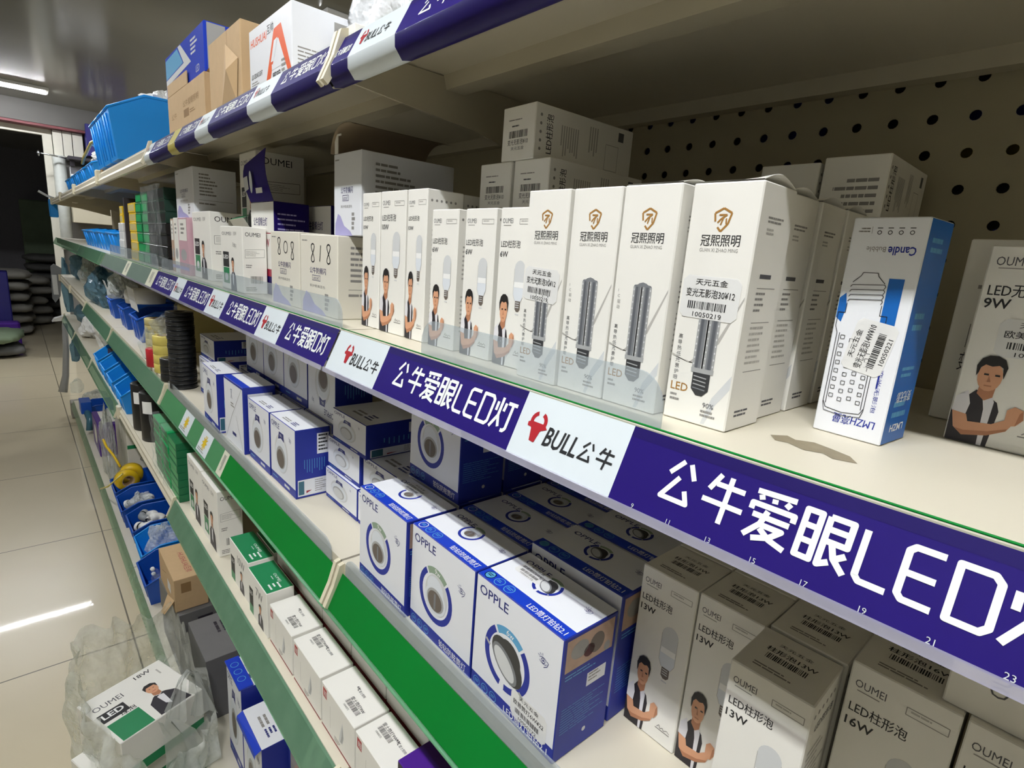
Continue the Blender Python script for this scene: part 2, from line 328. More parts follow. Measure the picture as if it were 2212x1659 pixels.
def peg_back():
    m = bpy.data.materials.new('peg_backing'); m.use_nodes = True; nt = m.node_tree; b = nt.nodes['Principled BSDF']
    tc = nt.nodes.new('ShaderNodeTexCoord'); vo = nt.nodes.new('ShaderNodeTexVoronoi'); vo.inputs['Scale'].default_value = 17
    cr = nt.nodes.new('ShaderNodeValToRGB'); cr.color_ramp.interpolation = 'CONSTANT'; e = cr.color_ramp.elements
    e[0].color = lin('06070a'); e[1].position = .5; e[1].color = lin('15278a')
    for p, c in ((.68, '07070a'), (.8, '8a7c18'), (.9, '0a0a10')): k = e.new(p); k.color = lin(c)
    nt.links.new(tc.outputs['Object'], vo.inputs[0]); nt.links.new(vo.outputs['Color'], cr.inputs[0]); nt.links.new(cr.outputs[0], b.inputs['Base Color'])
    MATS['peg_backing'] = m
floor_mat(); peg_back()
mat('wall_paint', '9a968a', .7, var=.05, scale=2); mat('wall_grey', '6e6d6a', .8, var=.08, scale=2); mat('ceiling_panel', '86857d', .16, var=.07, scale=1.3, spec=.12); mat('beam_grey', '5a5856', .7, var=.05, scale=3); mat('beam_red', '6a3036', .6)
mat('frame_white', 'cfccc0', .5, var=.04); mat('store_dark', '77757a', .9, var=.1); mat('kick', '8d8a78', .6, var=.1); mat('lamp_housing', 'e8e8e6', .4); [mat('lamp_tube' + s_, 'fbfdff', .4, var=0, emit=LAMP_STRENGTH*k_) for s_, k_ in (('_near', .98), ('_mid', .7), ('_side', .6), ('_far', .85), ('_store', .14))]
CEIL = 2.74
def slab(name, lo, hi, m):
    mb = MB(); mb.box(lo, hi, m); return struct(mb.build(name))
slab('floor', (-3.4, -3.2, -.1), (3.6, 13.4, 0), 'floor_tiles')
slab('ceiling', (-3.4, -3.2, CEIL), (3.6, 13.4, CEIL+.1), 'ceiling_panel')
slab('wall_left', (-2.3, -3.2, 0), (-2.2, 8.2, CEIL), 'wall_paint'); slab('wall_right', (3.6, -3.2, 0), (3.7, 8.2, CEIL), 'wall_paint'); slab('wall_front', (-3.4, -3.3, 0), (3.6, -3.2, CEIL), 'wall_paint')
mb = MB(); mb.box((.17, 8.2, 0), (3.6, 8.3, CEIL), 'wall_grey'); mb.box((-3.4, 8.2, 0), (-1.7, 8.3, CEIL), 'wall_grey'); mb.box((-1.7, 8.2, 2.47), (.17, 8.3, CEIL), 'wall_grey'); struct(mb.build('wall_back'))
slab('wall_storage', (-3.4, 13.3, 0), (3.6, 13.4, CEIL), 'store_dark')
mb = MB(); mb.box((-3.4, 8.3, 0), (-3.3, 13.3, CEIL), 'store_dark'); mb.box((1.6, 8.3, 0), (1.7, 13.3, CEIL), 'store_dark'); struct(mb.build('wall_storage_side'))
mb = MB(); mb.box((-3.4, 7.95, 2.53), (3.6, 8.2, CEIL), 'beam_grey'); mb.box((-3.4, 7.96, 2.505), (3.6, 8.2, 2.53), 'beam_red'); struct(mb.build('trim_1'))
mb = MB(); mb.box((-1.78, 8.14, 2.44), (.18, 8.2, 2.505), 'frame_white'); mb.box((.1, 8.14, 0), (.18, 8.2, 2.44), 'frame_white'); mb.box((-1.78, 8.14, 0), (-1.7, 8.2, 2.44), 'frame_white'); struct(mb.build('trim_2'))

# ------------------------------------------------------------------ ceiling lamps (LED battens hung across the aisles)
def batten(x, y, label, tone, L=1.2, rot=0):
    t = empty('ceiling_batten', (x, y, CEIL), rot); T(t, label, 'ceiling light', 'tube lights across the aisles')
    mb = MB(); mb.box((-L/2, -.13, -.028), (L/2, .13, 0), 'lamp_housing', .004); mb.build('housing', t)  # housing made extra wide to block the tube's reflection in the ceiling
    mb = MB(); prof = [(-.02*math.cos(a*math.pi/8), -.03-.014*math.sin(a*math.pi/8)) for a in range(9)]
    vs = [(-L/2+.02, p, q) for p, q in prof] + [(L/2-.02, p, q) for p, q in prof]; fs = [(i, i+1, 10+i, 9+i) for i in range(8)] + [tuple(range(9)), tuple(range(17, 8, -1)), (0, 9, 17, 8)]
    mb.raw(vs, fs, 'lamp_tube_' + tone); mb.build('tube', t)
batten(-.46, 7.2, 'lit white tube light across the far end of the aisle, near the beam', 'far')
batten(-.74, 2.5, 'lit tube light along the middle of the aisle, out of frame above the floor', 'mid', rot=90)
batten(-.74, -.05, 'lit tube light running along the near end of the aisle, above the camera', 'near', rot=90)
batten(1.72, 3.3, 'lit tube light glaring above the top shelf beside the white carton with the orange letter', 'side')
batten(1.9, -.4, 'lit tube light in the aisle behind the gondola', 'side')
batten(1.9, 7.2, 'lit tube light beyond the gondola at the far end of the next aisle', 'far')

batten(-2.5, 9.4, 'added unseen weak tube light brightening the dark storeroom behind the doorway', 'store')  # lamp added out of sight to brighten the storeroom

# ------------------------------------------------------------------ gondola
Z1, Z2, Z3, Z4, Z5 = 1.69, 1.415, 1.145, .84, .15
J = [-.43, .545, 1.52, 2.495, 3.47, 4.445, 5.42]
DEP = .35
BAYW = ['nearest bay', 'second bay', 'third bay', 'fourth bay', 'fifth bay', 'far end bay']
def strip_frame(mb, x0, z0, x1, z1, y1):
    V = Vector((x1-x0, 0, z1-z0)); H = V.length; V = -V.normalized(); N = Vector((0,-1,0)).cross(V)
    return Face(mb, (x1, y1, z1), (0,-1,0), tuple(V), tuple(N)), H
def banner(name, parent, segs, x0, z0, x1, z1, curl=None, ruler=None, wt=1.1):
    """printed paper strip inside a price rail: segs = (y_lo, y_hi, kind)"""
    mb = MB()
    for a, b, k in segs:
        F, H = strip_frame(mb, x0, z0, x1, z1, b); W = b-a
        base = {'p':'purple_paper','q':'purple_paper','w':'paper_white','g':'green_strip','f':'green_faded','t':'green_grey','s':'paper_white','l':'chalk_label','e':'paper_white','y':'yellow_wrap'}[k]
        F.rect(0, 0, W, H, base, 0)
        if curl:
            q = [(x1, z1)] + curl; mb.extrude_y(q, a, b, 'purple' if k in 'pq' else base, sm=True)
        if k in 'pq': F.rect(0, H*.86, W, H, 'purple', 1)
        if k == 'p': strokes(F, '公牛爱眼LED灯', W*.14, H*.24, min(H*.54, W*.175), 'print_white', 2, wt=wt, sx=W*.72/(62.2*min(H*.54, W*.175)/10)*1.0)
        if k == 'q': strokes(F, '公牛爱眼口灯', W*.13, H*.24, min(H*.54, W*.19), 'print_white', 2, wt=wt, sx=W*.80/(59*min(H*.54, W*.19)/10))
        if k == 'w': bull_logo(F, W*.11, H*.30, min(H*.5, W*.235))
        if k == 's':
            F.ell(W*.5, H*.5, H*.2, H*.2, 'yellow', 2, n=12)
            for i in range(10): F.stroke([(W*.5+H*.2*math.cos(i*.628), H*.5+H*.2*math.sin(i*.628)), (W*.5+H*.33*math.cos(i*.628), H*.5+H*.33*math.sin(i*.628))], .003, 'yellow', 2)
            F.lines(W*.1, H*.05, W*.9, H*.2, 2, 'ink_soft', 2)
        if k == 'l': F.lines(W*.3, H*.15, W*.7, H*.85, 3, 'ink_soft', 2, vertical=True)
    if ruler:
        F, H = strip_frame(mb, x0, z0, x1, z1, ruler[0])
        for i in range(ruler[2]):
            F.text(str(ruler[1]+2*i), .0217*i, .0008, .0035, 'lamp_pale', 5, align='c')
    return mb.build(name, parent)
def gshelf(k, lev, z, segs, kind, fence=None, label=''):
    y0, y1 = J[k]+.002, J[k+1]-.002
    t = empty('gondola_shelf', (0, 0, 0)); T(t, label, 'shelf', 'metal gondola shelves')
    mb = MB(); mb.box((.002, y0, z-.003), (DEP-.004, y1, z), 'shelf'); mb.box((.002, y0, z-.036), (.006, y1, z-.003), 'shelf_edge')
    mb.extrude_y([(.112, z-.003), (.116, z-.0165), (.14, z-.0165), (.144, z-.003)], y0+.004, y1-.004, 'steel_cream'); mb.box((DEP-.02, y0, z-.018), (DEP-.004, y1, z-.003), 'steel_cream')
    mb.build('deck', t)
    for yb in ((y0+.001, y1-.004) if k == 0 else (y1-.004,)):
        mb = MB(); pr = [(.006, z-.004), (.006, z-.036), (DEP*.45, z-.05), (DEP-.004, z-.088), (DEP-.004, z-.004)]; mb.extrude_y(pr, yb, yb+.003, 'steel_cream', closed=True); mb.build('bracket', t)
    tilt = -.018
    zt = {1: z-.003, 2: z, 3: z-.012, 4: z-.004}[lev]; H = .041
    if kind != 'bare':
        mb = MB(); xo = -.0016
        if lev == 1: mb.extrude_y([(xo, zt+.004), (-.0145+xo, zt-.024), (-.0150+xo, zt-.033), (-.008, zt-.042), (.001, zt-.04)], y0, y1, 'clear_rail', sm=True)
        else:
            mb.extrude_y([(.002, zt+.002), (xo, zt+.0015), (tilt+xo, zt-H+.004), (tilt+xo-.001, zt-H), (tilt+.003, zt-H-.003)], y0, y1, 'clear_rail' if kind != 'green' else 'rail_green')
            if lev == 2 and kind != 'green':
                mb.tube([(xo+.001, y0, zt+.0022), (xo+.001, y1, zt+.0022)], .0006, 'green_strip', 6)
                mb.extrude_y([(tilt-.0025, zt-H+.004), (tilt-.0035, zt-H-.001), (tilt+.001, zt-H-.0025)], y0, y1, 'clear_lip')
            else: mb.tube([(tilt-.001, y0, zt-H-.001), (tilt-.001, y1, zt-H-.001)], .0022, 'clear_green', 6)
        r = mb.build('price_rail', t)
        if segs:
            if lev == 1: banner('paper_strip', r, segs, -.0002, zt+.003, -.0145, zt-.024, curl=[(-.0142, zt-.033), (-.0075, zt-.041), (.001, zt-.039)], wt=1.2)
            else: banner('paper_strip', r, segs, -.0004, zt, tilt-.0004, zt-H+.002, ruler=((.152, 9, 8) if (lev == 2 and k == 0) else None))
        for s in (0, 1):
            mb = MB(); ye = y0 if s == 0 else y1-.006
            mb.extrude_y([(.003, zt+.012), (-.004, zt+.010), (-.0115, zt-.014), (tilt-.004, zt-H+.004), (tilt+.001, zt-H), (-.002, zt-.016), (.003, zt-.004)], ye, ye+.006, 'clip_cream', closed=True)
            if lev != 2: mb.build('rail_end_clip', r)
    else:
        mb = MB(); mb.extrude_y([(.002, zt), (-.004, zt-.006), (-.003, zt-.018), (-.007, zt-.026), (-.004, zt-.036), (.002, zt-.037)], y0, y1, 'shelf_edge'); r = mb.build('price_rail', t)
        mb = MB(); mb.box((-.012, y1-.03, zt-.038), (.004, y1+.002, zt+.012), 'clip_cream', .003); mb.build('rail_end_clip', r)
    if fence:
        for (a, b, h) in fence:
            mb = MB()
            # rounded upper corners
            n = 6; up = [(a+.018-.018*math.cos(i/n*math.pi/2), h*.35+h*.65*math.sin(i/n*math.pi/2)) for i in range(n+1)] + [(b-.018+.018*math.sin(i/n*math.pi/2), h*.35+h*.65*math.cos(i/n*math.pi/2)) for i in range(n+1)]
            pr = [(a, 0)] + up + [(b, 0)]
            xx = -.0005 if lev == 3 else .003; z0 = zt+.001
            vs = [(xx, p, z0+q) for p, q in pr] + [(xx+.0015, p, z0+q) for p, q in pr]; m_ = len(pr)
            fs = [tuple(range(m_)), tuple(range(2*m_-1, m_-1, -1))] + [(i, (i+1) % m_, m_+(i+1) % m_, m_+i) for i in range(m_)]
            mb.raw(vs, fs, 'clear_fence'); mb.build('clear_riser', t)
    return t
SEG1 = {0: [(-.43,-.36,'p'),(-.36,-.277,'w'),(-.277,-.09,'p'),(-.09,-.007,'w'),(-.007,.16,'p'),(.16,.238,'w'),(.238,.42,'p'),(.42,.502,'w'),(.502,.543,'q')],
        1: [(.547,.698,'q'),(.698,.786,'w'),(.786,.973,'p'),(.973,1.055,'w'),(1.055,1.202,'p'),(1.202,1.262,'y'),(1.262,1.45,'p'),(1.45,1.518,'w')]}
SEG2 = {
        1: [(.547,.692,'q'),(.692,.774,'w'),(.774,.946,'p'),(.946,1.04,'w'),(1.04,1.231,'p'),(1.231,1.312,'w'),(1.312,1.518,'p')],
        2: [(1.522,1.60,'l'),(1.60,1.9,'t'),(1.9,1.98,'l'),(1.98,2.493,'t')], 3: [(2.5,2.62,'l'),(2.62,3.2,'f'),(3.2,3.465,'t')]}
SEG2[0] = [(-.428,-.292,'p'),(-.292,-.207,'w'),(-.207,-.105,'p'),(-.105,-.02,'w'),(-.02,.168,'p'),(.168,.254,'w'),(.254,.44,'p'),(.44,.525,'w'),(.525,.543,'e')]
SEG3 = {0: [(-.428,.543,'g')], 1: [(.547,.985,'g'),(.985,1.015,'l'),(1.015,1.088,'f'),(1.088,1.158,'s'),(1.158,1.235,'f'),(1.235,1.31,'s'),(1.31,1.518,'f')], 2: [(1.522,2.493,'f')], 3: [(2.497,3.468,'f')]}
SEG4 = {0: [(-.428,.543,'f')], 1: [(.547,.585,'f'),(.585,.625,'l'),(.625,1.518,'f')]}
for k in range(6):
    b = BAYW[k]
    gshelf(k, 1, Z1, SEG1.get(k), 'strip' if k < 2 else 'bare', None, 'topmost cream metal shelf of the '+b+(', fronted by a purple and white printed strip' if k < 2 else ', with a bare metal front edge'))
    gshelf(k, 2, Z2, SEG2.get(k), 'strip' if k < 3 else 'green', {0: [(.155,.394,.03)], 1: [(.55,1.5,.03)], 2: [(1.55,2.4,.035)]}.get(k), 'eye-level cream shelf of the '+b+(', its price rail holding purple and white strips' if k < 2 else ', with a clouded greenish price rail'))
    gshelf(k, 3, Z3, SEG3.get(k), 'strip' if k < 2 else ('green' if k < 4 else 'bare'), {0: [(-.4,.53,.024)], 1: [(.57,1.5,.024)]}.get(k), 'shelf under eye level in the '+b+{0:', edged with a long bright green strip',1:', green strip broken by yellow sun price cards',}.get(k, ', with a dusty green rail'))
    if k != 2: gshelf(k, 4, Z4, SEG4.get(k), 'green' if k != 3 else 'green', None, 'second lowest cream shelf of the '+b+', with a translucent green rail')
    else: gshelf(k, 4, Z4, None, 'bare', None, 'second lowest cream shelf of the third bay, with a bare white metal edge')
    # base deck
    y0, y1 = J[k]+.002, J[k+1]-.002; t = empty('base_shelf', (0, 0, 0)); T(t, 'bottom deck with kick plate in the '+b+' of the gondola', 'shelf', 'metal gondola base decks')
    mb = MB(); mb.box((.0, y0, Z5-.04), (DEP-.004, y1, Z5), 'shelf'); mb.build('deck', t)
    mb = MB(); mb.box((.03, y0, 0), (.04, y1, Z5-.04), 'kick'); mb.build('kick_plate', t)
    mb = MB(); mb.extrude_y([(-.001, Z5+.004), (-.02, Z5-.042), (-.02, Z5-.047)], y0, y1, 'rail_green'); mb.build('price_rail', t)
    # pegboard
    zp0, zp1 = .15, 1.98; mb = MB(); xp = DEP
    if k == 0:
        p = .0292; yA = .1173-19*p; zA = 1.6725-17*p; ny, nz, n = 34, 19, 12; r = .0042
        def cell(cy, cz):
            sq = []; ci = []
            for i in range(n):
                a = 2*math.pi*(i+.5)/n; c, s_ = math.cos(a), math.sin(a); f = (p/2)/max(abs(c), abs(s_)); sq.append((xp, cy+c*f, cz+s_*f)); ci.append((xp, cy+c*r, cz+s_*r))
            vs = sq+ci+[(xp+.0018, q[1], q[2]) for q in ci]
            fs = [(i, n+i, n+(i+1) % n, (i+1) % n) for i in range(n)] + [(n+i, 2*n+i, 2*n+(i+1) % n, n+(i+1) % n) for i in range(n)]
            mb.raw(vs, fs, 'peg_cream')
        for iy in range(ny):
            for iz in range(nz): cell(yA+iy*p, zA+iz*p)
        ya, yb = yA-p/2, yA+(ny-.5)*p; za, zb = zA-p/2, zA+(nz-.5)*p
        mb.box((xp, y0, zp0), (xp+.0018, y1, za), 'peg_cream'); mb.box((xp, y0, zb), (xp+.0018, y1, zp1), 'peg_cream'); mb.box((xp, yb, za), (xp+.0018, y1, zb), 'peg_cream')
    else: mb.box((xp, y0, zp0), (xp+.0018, y1, zp1), 'peg_cream')
    o = T(mb.build('pegboard_panel'), 'cream back panel of the '+b+(', dotted with round holes, behind the bulb cartons' if k == 0 else ' of the gondola'), 'pegboard', 'gondola back panels')
    if k == 0:
        mb = MB(); mb.box((xp+.02, y0+.021, zp0), (xp+.03, y1-.021, zp1), 'peg_backing'); mb.build('backing_sheet', o)
for i, y in enumerate(J):
    mb = MB(); mb.box((DEP+.003, y-.02, 0), (DEP+.04, y+.02, 2.0), 'steel_cream', .002)
    T(mb.build('upright_post'), 'cream steel upright post behind the pegboard joint, ' + ['at the near end of the gondola','between the nearest and second bays','between the second and third bays','between the third and fourth bays','between the fourth and fifth bays','between the fifth and sixth bays','at the far end of the gondola'][i], 'post', 'gondola uprights')
# ------------------------------------------------------------------ carton types (built once, then copied)
def put(me, name, x, y, z, rot, label, cat, group=None):
    o = bpy.data.objects.new(name, me); COL.objects.link(o); o.location = (x, y, z)
    o.rotation_euler = tuple(math.radians(a) for a in rot) if isinstance(rot, tuple) else (0, 0, math.radians(rot))
    return T(o, label, cat, group)
def flap(parent, d, w_, h, edge='side', rise=.006, m='card_white', name='tuck_flap'):
    """slightly sprung lid: a bowed sheet over the top of a carton, open along one edge"""
    mb = MB(); n = 8; vs = []; t = .0005
    for i in range(n+1):
        u = i/n; b = rise*math.sin(math.pi*u)
        for yy, k in ((.001, 1.), (w_*.5, .25), (w_-.001, 0.)): vs.append((.0012+u*(d-.0024), yy, h+.0004+b*k))
    m_ = len(vs); vs += [(a, b, c+t) for a, b, c in vs]; fs = []
    for i in range(n):
        for j in range(2):
            a = i*3+j; fs += [(a, a+3, a+4, a+1), (m_+a, m_+a+1, m_+a+4, m_+a+3)]
        fs += [(i*3, m_+i*3, m_+i*3+3, i*3+3), (i*3+2, i*3+5, m_+i*3+5, m_+i*3+2)]
    mb.raw(vs, fs, m, True); return mb.build(name, parent)
def corn_box(w_=.0395, d=.040, h=.133):
    mb = MB(); mb.box((0,0,0), (d, w_, h), 'card_white', .0007); f = frames(mb, w_, d, h); F = f['front']; s = w_
    # soft grey swooshes
    F.poly([(s*.02, h*.29), (s*.3, h*.26), (s*.7, h*.38), (s*.98, h*.56), (s*.98, h*.545), (s*.72, h*.36), (s*.4, h*.262), (s*.02, h*.28)], 'ink_pale', .6)
    F.poly([(s*.62, h*.01), (s*.74, h*.13), (s*.98, h*.24), (s*.98, h*.18), (s*.8, h*.1), (s*.68, h*.01)], 'lamp_pale', .5)
    cx, cy, q = s*.5, h*.855, s*.115
    F.stroke([(cx-q*.55, cy-q*.85), (cx-q*.1, cy-q*1.35), (cx+q*.7, cy-q*.5), (cx+q*1.05, cy+q*.75), (cx, cy+q*1.3), (cx-q*1.05, cy+q*.75), (cx-q*.9, cy-q*.2)], q*.24, 'gold', 1)
    F.stroke([(cx-q*.6, cy-q*.35), (cx-q*.2, cy+q*.1), (cx+q*.5, cy+q*.55), (cx-q*.5, cy+q*.55)], q*.2, 'gold', 1); F.stroke([(cx+q*.1, cy+q*.3), (cx-q*.2, cy-q*.6)], q*.18, 'gold', 1); F.stroke([(cx+q*.5, cy-q*.5), (cx+q*.45, cy+q*.15)], q*.18, 'gold', 1)
    F.text('冠熙照明', s*.22, h*.755, s*.17, 'ink', 1, bold=.012, width=s*.57); F.text('GUAN XI ZHAO MING', s*.22, h*.728, s*.07, 'ink_soft', 1, width=s*.56)
    # corn lamp: clear body with LED strips, dark screw cap
    x0, x1, y0, y1 = s*.37, s*.70, h*.245, h*.56
    F.poly([(x0,y0),(x1,y0),(x1,y1),(x1-s*.02,y1+h*.008),(x1-s*.07,y1+h*.01),(x1-s*.1,y1+h*.016),(s*.535,y1+h*.021),(x0+s*.1,y1+h*.016),(x0+s*.07,y1+h*.01),(x0+s*.02,y1+h*.008),(x0,y1)], 'lamp_mid', 1)
    for a, b, m in ((.0,.1,'lamp_grey'),(.14,.26,'lamp_slate'),(.40,.62,'lamp_grey'),(.44,.5,'lamp_pale'),(.70,.84,'lamp_slate'),(.9,1.,'lamp_grey')): F.rect(x0+(x1-x0)*a, y0, x0+(x1-x0)*b, y1, m, 2)
    for i in range(11):
        yy = y0+(y1-y0)*(i+.4)/11
        for a in (.06, .55, .95): F.rect(x0+(x1-x0)*(a-.03), yy, x0+(x1-x0)*(a+.03), yy+h*.008, 'lamp_pale', 3)
    F.poly([(x0-s*.01,y0),(x0-s*.005,y0-h*.02),(x1+s*.005,y0-h*.02),(x1+s*.01,y0)], 'lamp_grey', 2)
    a0, a1 = x0+s*.03, x1-s*.03
    F.poly([(a0,y0-h*.02),(a0,y0-h*.092),(s*.485,y0-h*.118),(s*.585,y0-h*.118),(a1,y0-h*.092),(a1,y0-h*.02)], 'lamp_dark', 2)
    for i in range(4): F.stroke([(a0+s*.02, y0-h*(.035+.017*i)), (a1-s*.05, y0-h*(.04+.017*i))], h*.005, 'lamp_grey' if i < 3 else 'lamp_mid', 3)
    for i, t in enumerate('高导热低光衰护眼'): F.text(t, s*.09, h*(.36-.026*i), s*.075, 'ink_grey', 1)
    for i, t in enumerate('IC驱动'): F.text(t, s*.09, h*(.53-.026*i), s*.065, 'ink_soft', 1)
    F.text('LED', s*.07, h*.132, s*.17, 'gold', 1, bold=.01); F.lines(s*.08, h*.075, s*.24, h*.115, 2, 'ink_soft', 1, seed=4)
    F.text('90%', s*.62, h*.082, s*.105, 'ink_grey', 2); F.lines(s*.6, h*.035, s*.84, h*.07, 2, 'ink_soft', 2, seed=9)
    G = f['side']; e = d
    G.lines(e*.25, h*.845, e*.72, h*.875, 2, 'ink_soft', 1, seed=2); G.lines(e*.25, h*.80, e*.5, h*.83, 2, 'ink_pale', 1, seed=5); G.rect(e*.28, h*.635, e*.62, h*.652, 'ink_grey', 1)
    for vv in (.595, .455, .25): G.rect(e*.25, h*vv, e*.8, h*(vv+.003), 'ink_soft', 1)
    G.lines(e*.25, h*.49, e*.55, h*.58, 4, 'ink_soft', 1, fill=.4, seed=6); G.lines(e*.25, h*.27, e*.82, h*.44, 7, 'ink_pale', 1, fill=.4, seed=7); G.lines(e*.2, h*.05, e*.8, h*.085, 2, 'ink_grey', 1, seed=8)
    return mb.mesh('corn_carton')
def oumei_pillar(watt, w_, d, h, low=.06, name='pillar', title='LED柱形泡', full=True):
    mb = MB(); mb.box((0,0,0), (d, w_, h), 'card_white', .0007); f = frames(mb, w_, d, h); F = f['front']; s = w_
    F.text('OUMEI', s*.07, h*.905, s*.135, 'ink_grey', 1, width=s*.30); F.rect(s*.1, h*.89, s*.32, h*.894, 'ink_soft', 1)
    F.stroke([(s*.56,h*.9),(s*.93,h*.9),(s*.93,h*.93),(s*.56,h*.93),(s*.56,h*.9)], s*.008, 'ink_soft', 1); F.lines(s*.6, h*.908, s*.9, h*.922, 1, 'ink_pale', 1)
    tv = .80 if h > .135 else .76
    F.text(title, s*.06, h*tv, s*.155, 'ink', 1, bold=.009, width=s*.56); F.text(watt, s*.05, h*(tv-.062), s*.15, 'ink', 1, bold=.016)
    cx, cy = s*.66, h*(tv-.23); r = s*.145
    F.ell(cx, cy+h*.10, r, r*1.1, 'lamp_pale', 1, n=20); F.rect(cx-r, cy, cx+r, cy+h*.10, 'lamp_pale', 1.5); F.rect(cx-r*.92, cy-h*.015, cx+r*.92, cy+h*.02, 'print_white', 2.5)
    F.poly([(cx-r,cy+h*.0),(cx-r*.98,cy-h*.06),(cx-r*.6,cy-h*.098),(cx+r*.6,cy-h*.098),(cx+r*.98,cy-h*.06),(cx+r,cy)], 'paper_white', 2)
    F.stroke([(cx-r,cy+h*.1),(cx-r,cy-h*.06),(cx-r*.6,cy-h*.098)], s*.006, 'ink_pale', 3); F.stroke([(cx+r,cy+h*.1),(cx+r,cy-h*.06),(cx+r*.6,cy-h*.098)], s*.006, 'ink_pale', 3)
    F.poly([(cx-r*.5,cy-h*.098),(cx-r*.5,cy-h*.15),(cx-r*.2,cy-h*.165),(cx+r*.2,cy-h*.165),(cx+r*.5,cy-h*.15),(cx+r*.5,cy-h*.098)], 'lamp_brown', 2)
    for i in range(3): F.rect(cx-r*.4, cy-h*(.112+.014*i), cx+r*.3, cy-h*(.107+.014*i), 'lamp_pale', 3)
    F.rect(cx-r*.35, cy-h*.185, cx+r*.35, cy-h*.178, 'lamp_pale', 2)
    man(F, s*.005, h*.003, s*.084, h*.0445, 2)
    F.stroke([(s*.66,h*.1),(s*.7,h*.118),(s*.72,h*.098),(s*.77,h*.112),(s*.79,h*.098),(s*.85,h*.112),(s*.9,h*.1)], s*.012, 'ink_soft', 1); F.rect(s*.63, h*.086, s*.9, h*.092, 'ink_soft', 1)
    G = f['side']; e = d
    for i in range(6): G.ell(e*(.12+.13*i), h*.93, e*.03, e*.03, 'ink_soft', 1, n=10)
    G.text(title, e*.22, h*.84, e*.13, 'ink_grey', 1, bold=.006, width=e*.6); G.lines(e*.15, h*.5, e*.85, h*.75, 8, 'ink_pale', 1, fill=.4); G.lines(e*.15, h*.12, e*.85, h*.4, 9, 'ink_pale', 1, fill=.4, seed=12)
    Tp = f['top']; Tp.text('柱形泡'+watt, s*.2, d*.55, s*.12, 'ink', 1, width=s*.62, bold=.02); Tp.text('天元五金', s*.3, d*.72, s*.08, 'ink', 1, width=s*.42); Tp.barcode(s*.25, d*.38, s*.75, d*.5, seed=3); Tp.lines(s*.2, d*.12, s*.8, d*.22, 2, 'ink_soft', 1)
    return mb.mesh(name)
def eye_icon(F, u, v, s, l=2, m='navy_ink'):
    F.ring(u, v, s*.42, s*.42, s*.1, m, l, n=16); F.ell(u, v, s*.17, s*.17, m, l, n=10); F.ring(u, v+s*.02, s*.8, s*.52, s*.09, m, l, 20, 160, 12); F.ring(u, v-s*.02, s*.8, s*.52, s*.09, m, l, 200, 340, 12)
    F.stroke([(u+s*.75,v+s*.3),(u+s*1.05,v+s*.15),(u+s*.85,v-s*.45),(u+s*.2,v-s*.95)], s*.1, m, l)
    for a in (100, 125, 150): F.stroke([(u+s*.85*math.cos(math.radians(a)), v+s*.75*math.sin(math.radians(a))), (u+s*1.2*math.cos(math.radians(a)), v+s*1.1*math.sin(math.radians(a)))], s*.08, m, l)
def opple_ring(F, cx, cy, r, seg, watt, lamp):
    F.ring(cx, cy, r, r*1.02, r*.21, 'navy', 1.8, 128, 255 if lamp == 'dark' else 405, 26)
    if lamp == 'dark': F.ring(cx, cy, r, r*1.02, r*.21, 'navy', 1.8, 268, 405, 26)
    F.ring(cx, cy, r, r*1.02, r*.24, seg, 1.8, 50, 122, 12); F.text(watt, cx+r*.08, cy+r*.8, r*.27, 'print_white', 3, align='c', rot=-6)
    if lamp == 'dark':
        F.ell(cx+r*.02, cy-r*.02, r*.78, r*.52, 'lamp_dark', 2.6, rot=-38); F.ell(cx+r*.12, cy+r*.2, r*.52, r*.42, 'lamp_dark', 3, rot=-38); F.ell(cx-r*.06, cy-r*.14, r*.66, r*.36, 'lamp_mid', 3.6, rot=-38); F.ell(cx-r*.08, cy-r*.16, r*.56, r*.28, 'lamp_pale', 4.4, rot=-38)
        F.stroke([(cx-r*.75, cy+r*.05), (cx-r*.95, cy+r*.18)], r*.09, 'lamp_grey', 3); F.stroke([(cx+r*.62, cy-r*.62), (cx+r*.8, cy-r*.72)], r*.09, 'lamp_grey', 3)
    else:
        F.ell(cx+r*.05, cy+r*.08, r*.66, r*.70, 'lamp_pale', 2, rot=-20); F.ell(cx+r*.0, cy+r*.22, r*.5, r*.45, 'paper_white', 3, rot=-25); F.ring(cx+r*.02, cy-r*.16, r*.62, r*.52, r*.1, 'paper_white', 3.6); F.ell(cx+r*.02, cy-r*.16, r*.5, r*.42, 'lamp_grey', 3.3); F.ell(cx, cy-r*.2, r*.42, r*.36, 'lamp_brown', 4); F.rect(cx-r*.05, cy-r*.5, cx+r*.06, cy+r*.08, 'lamp_mid', 5)
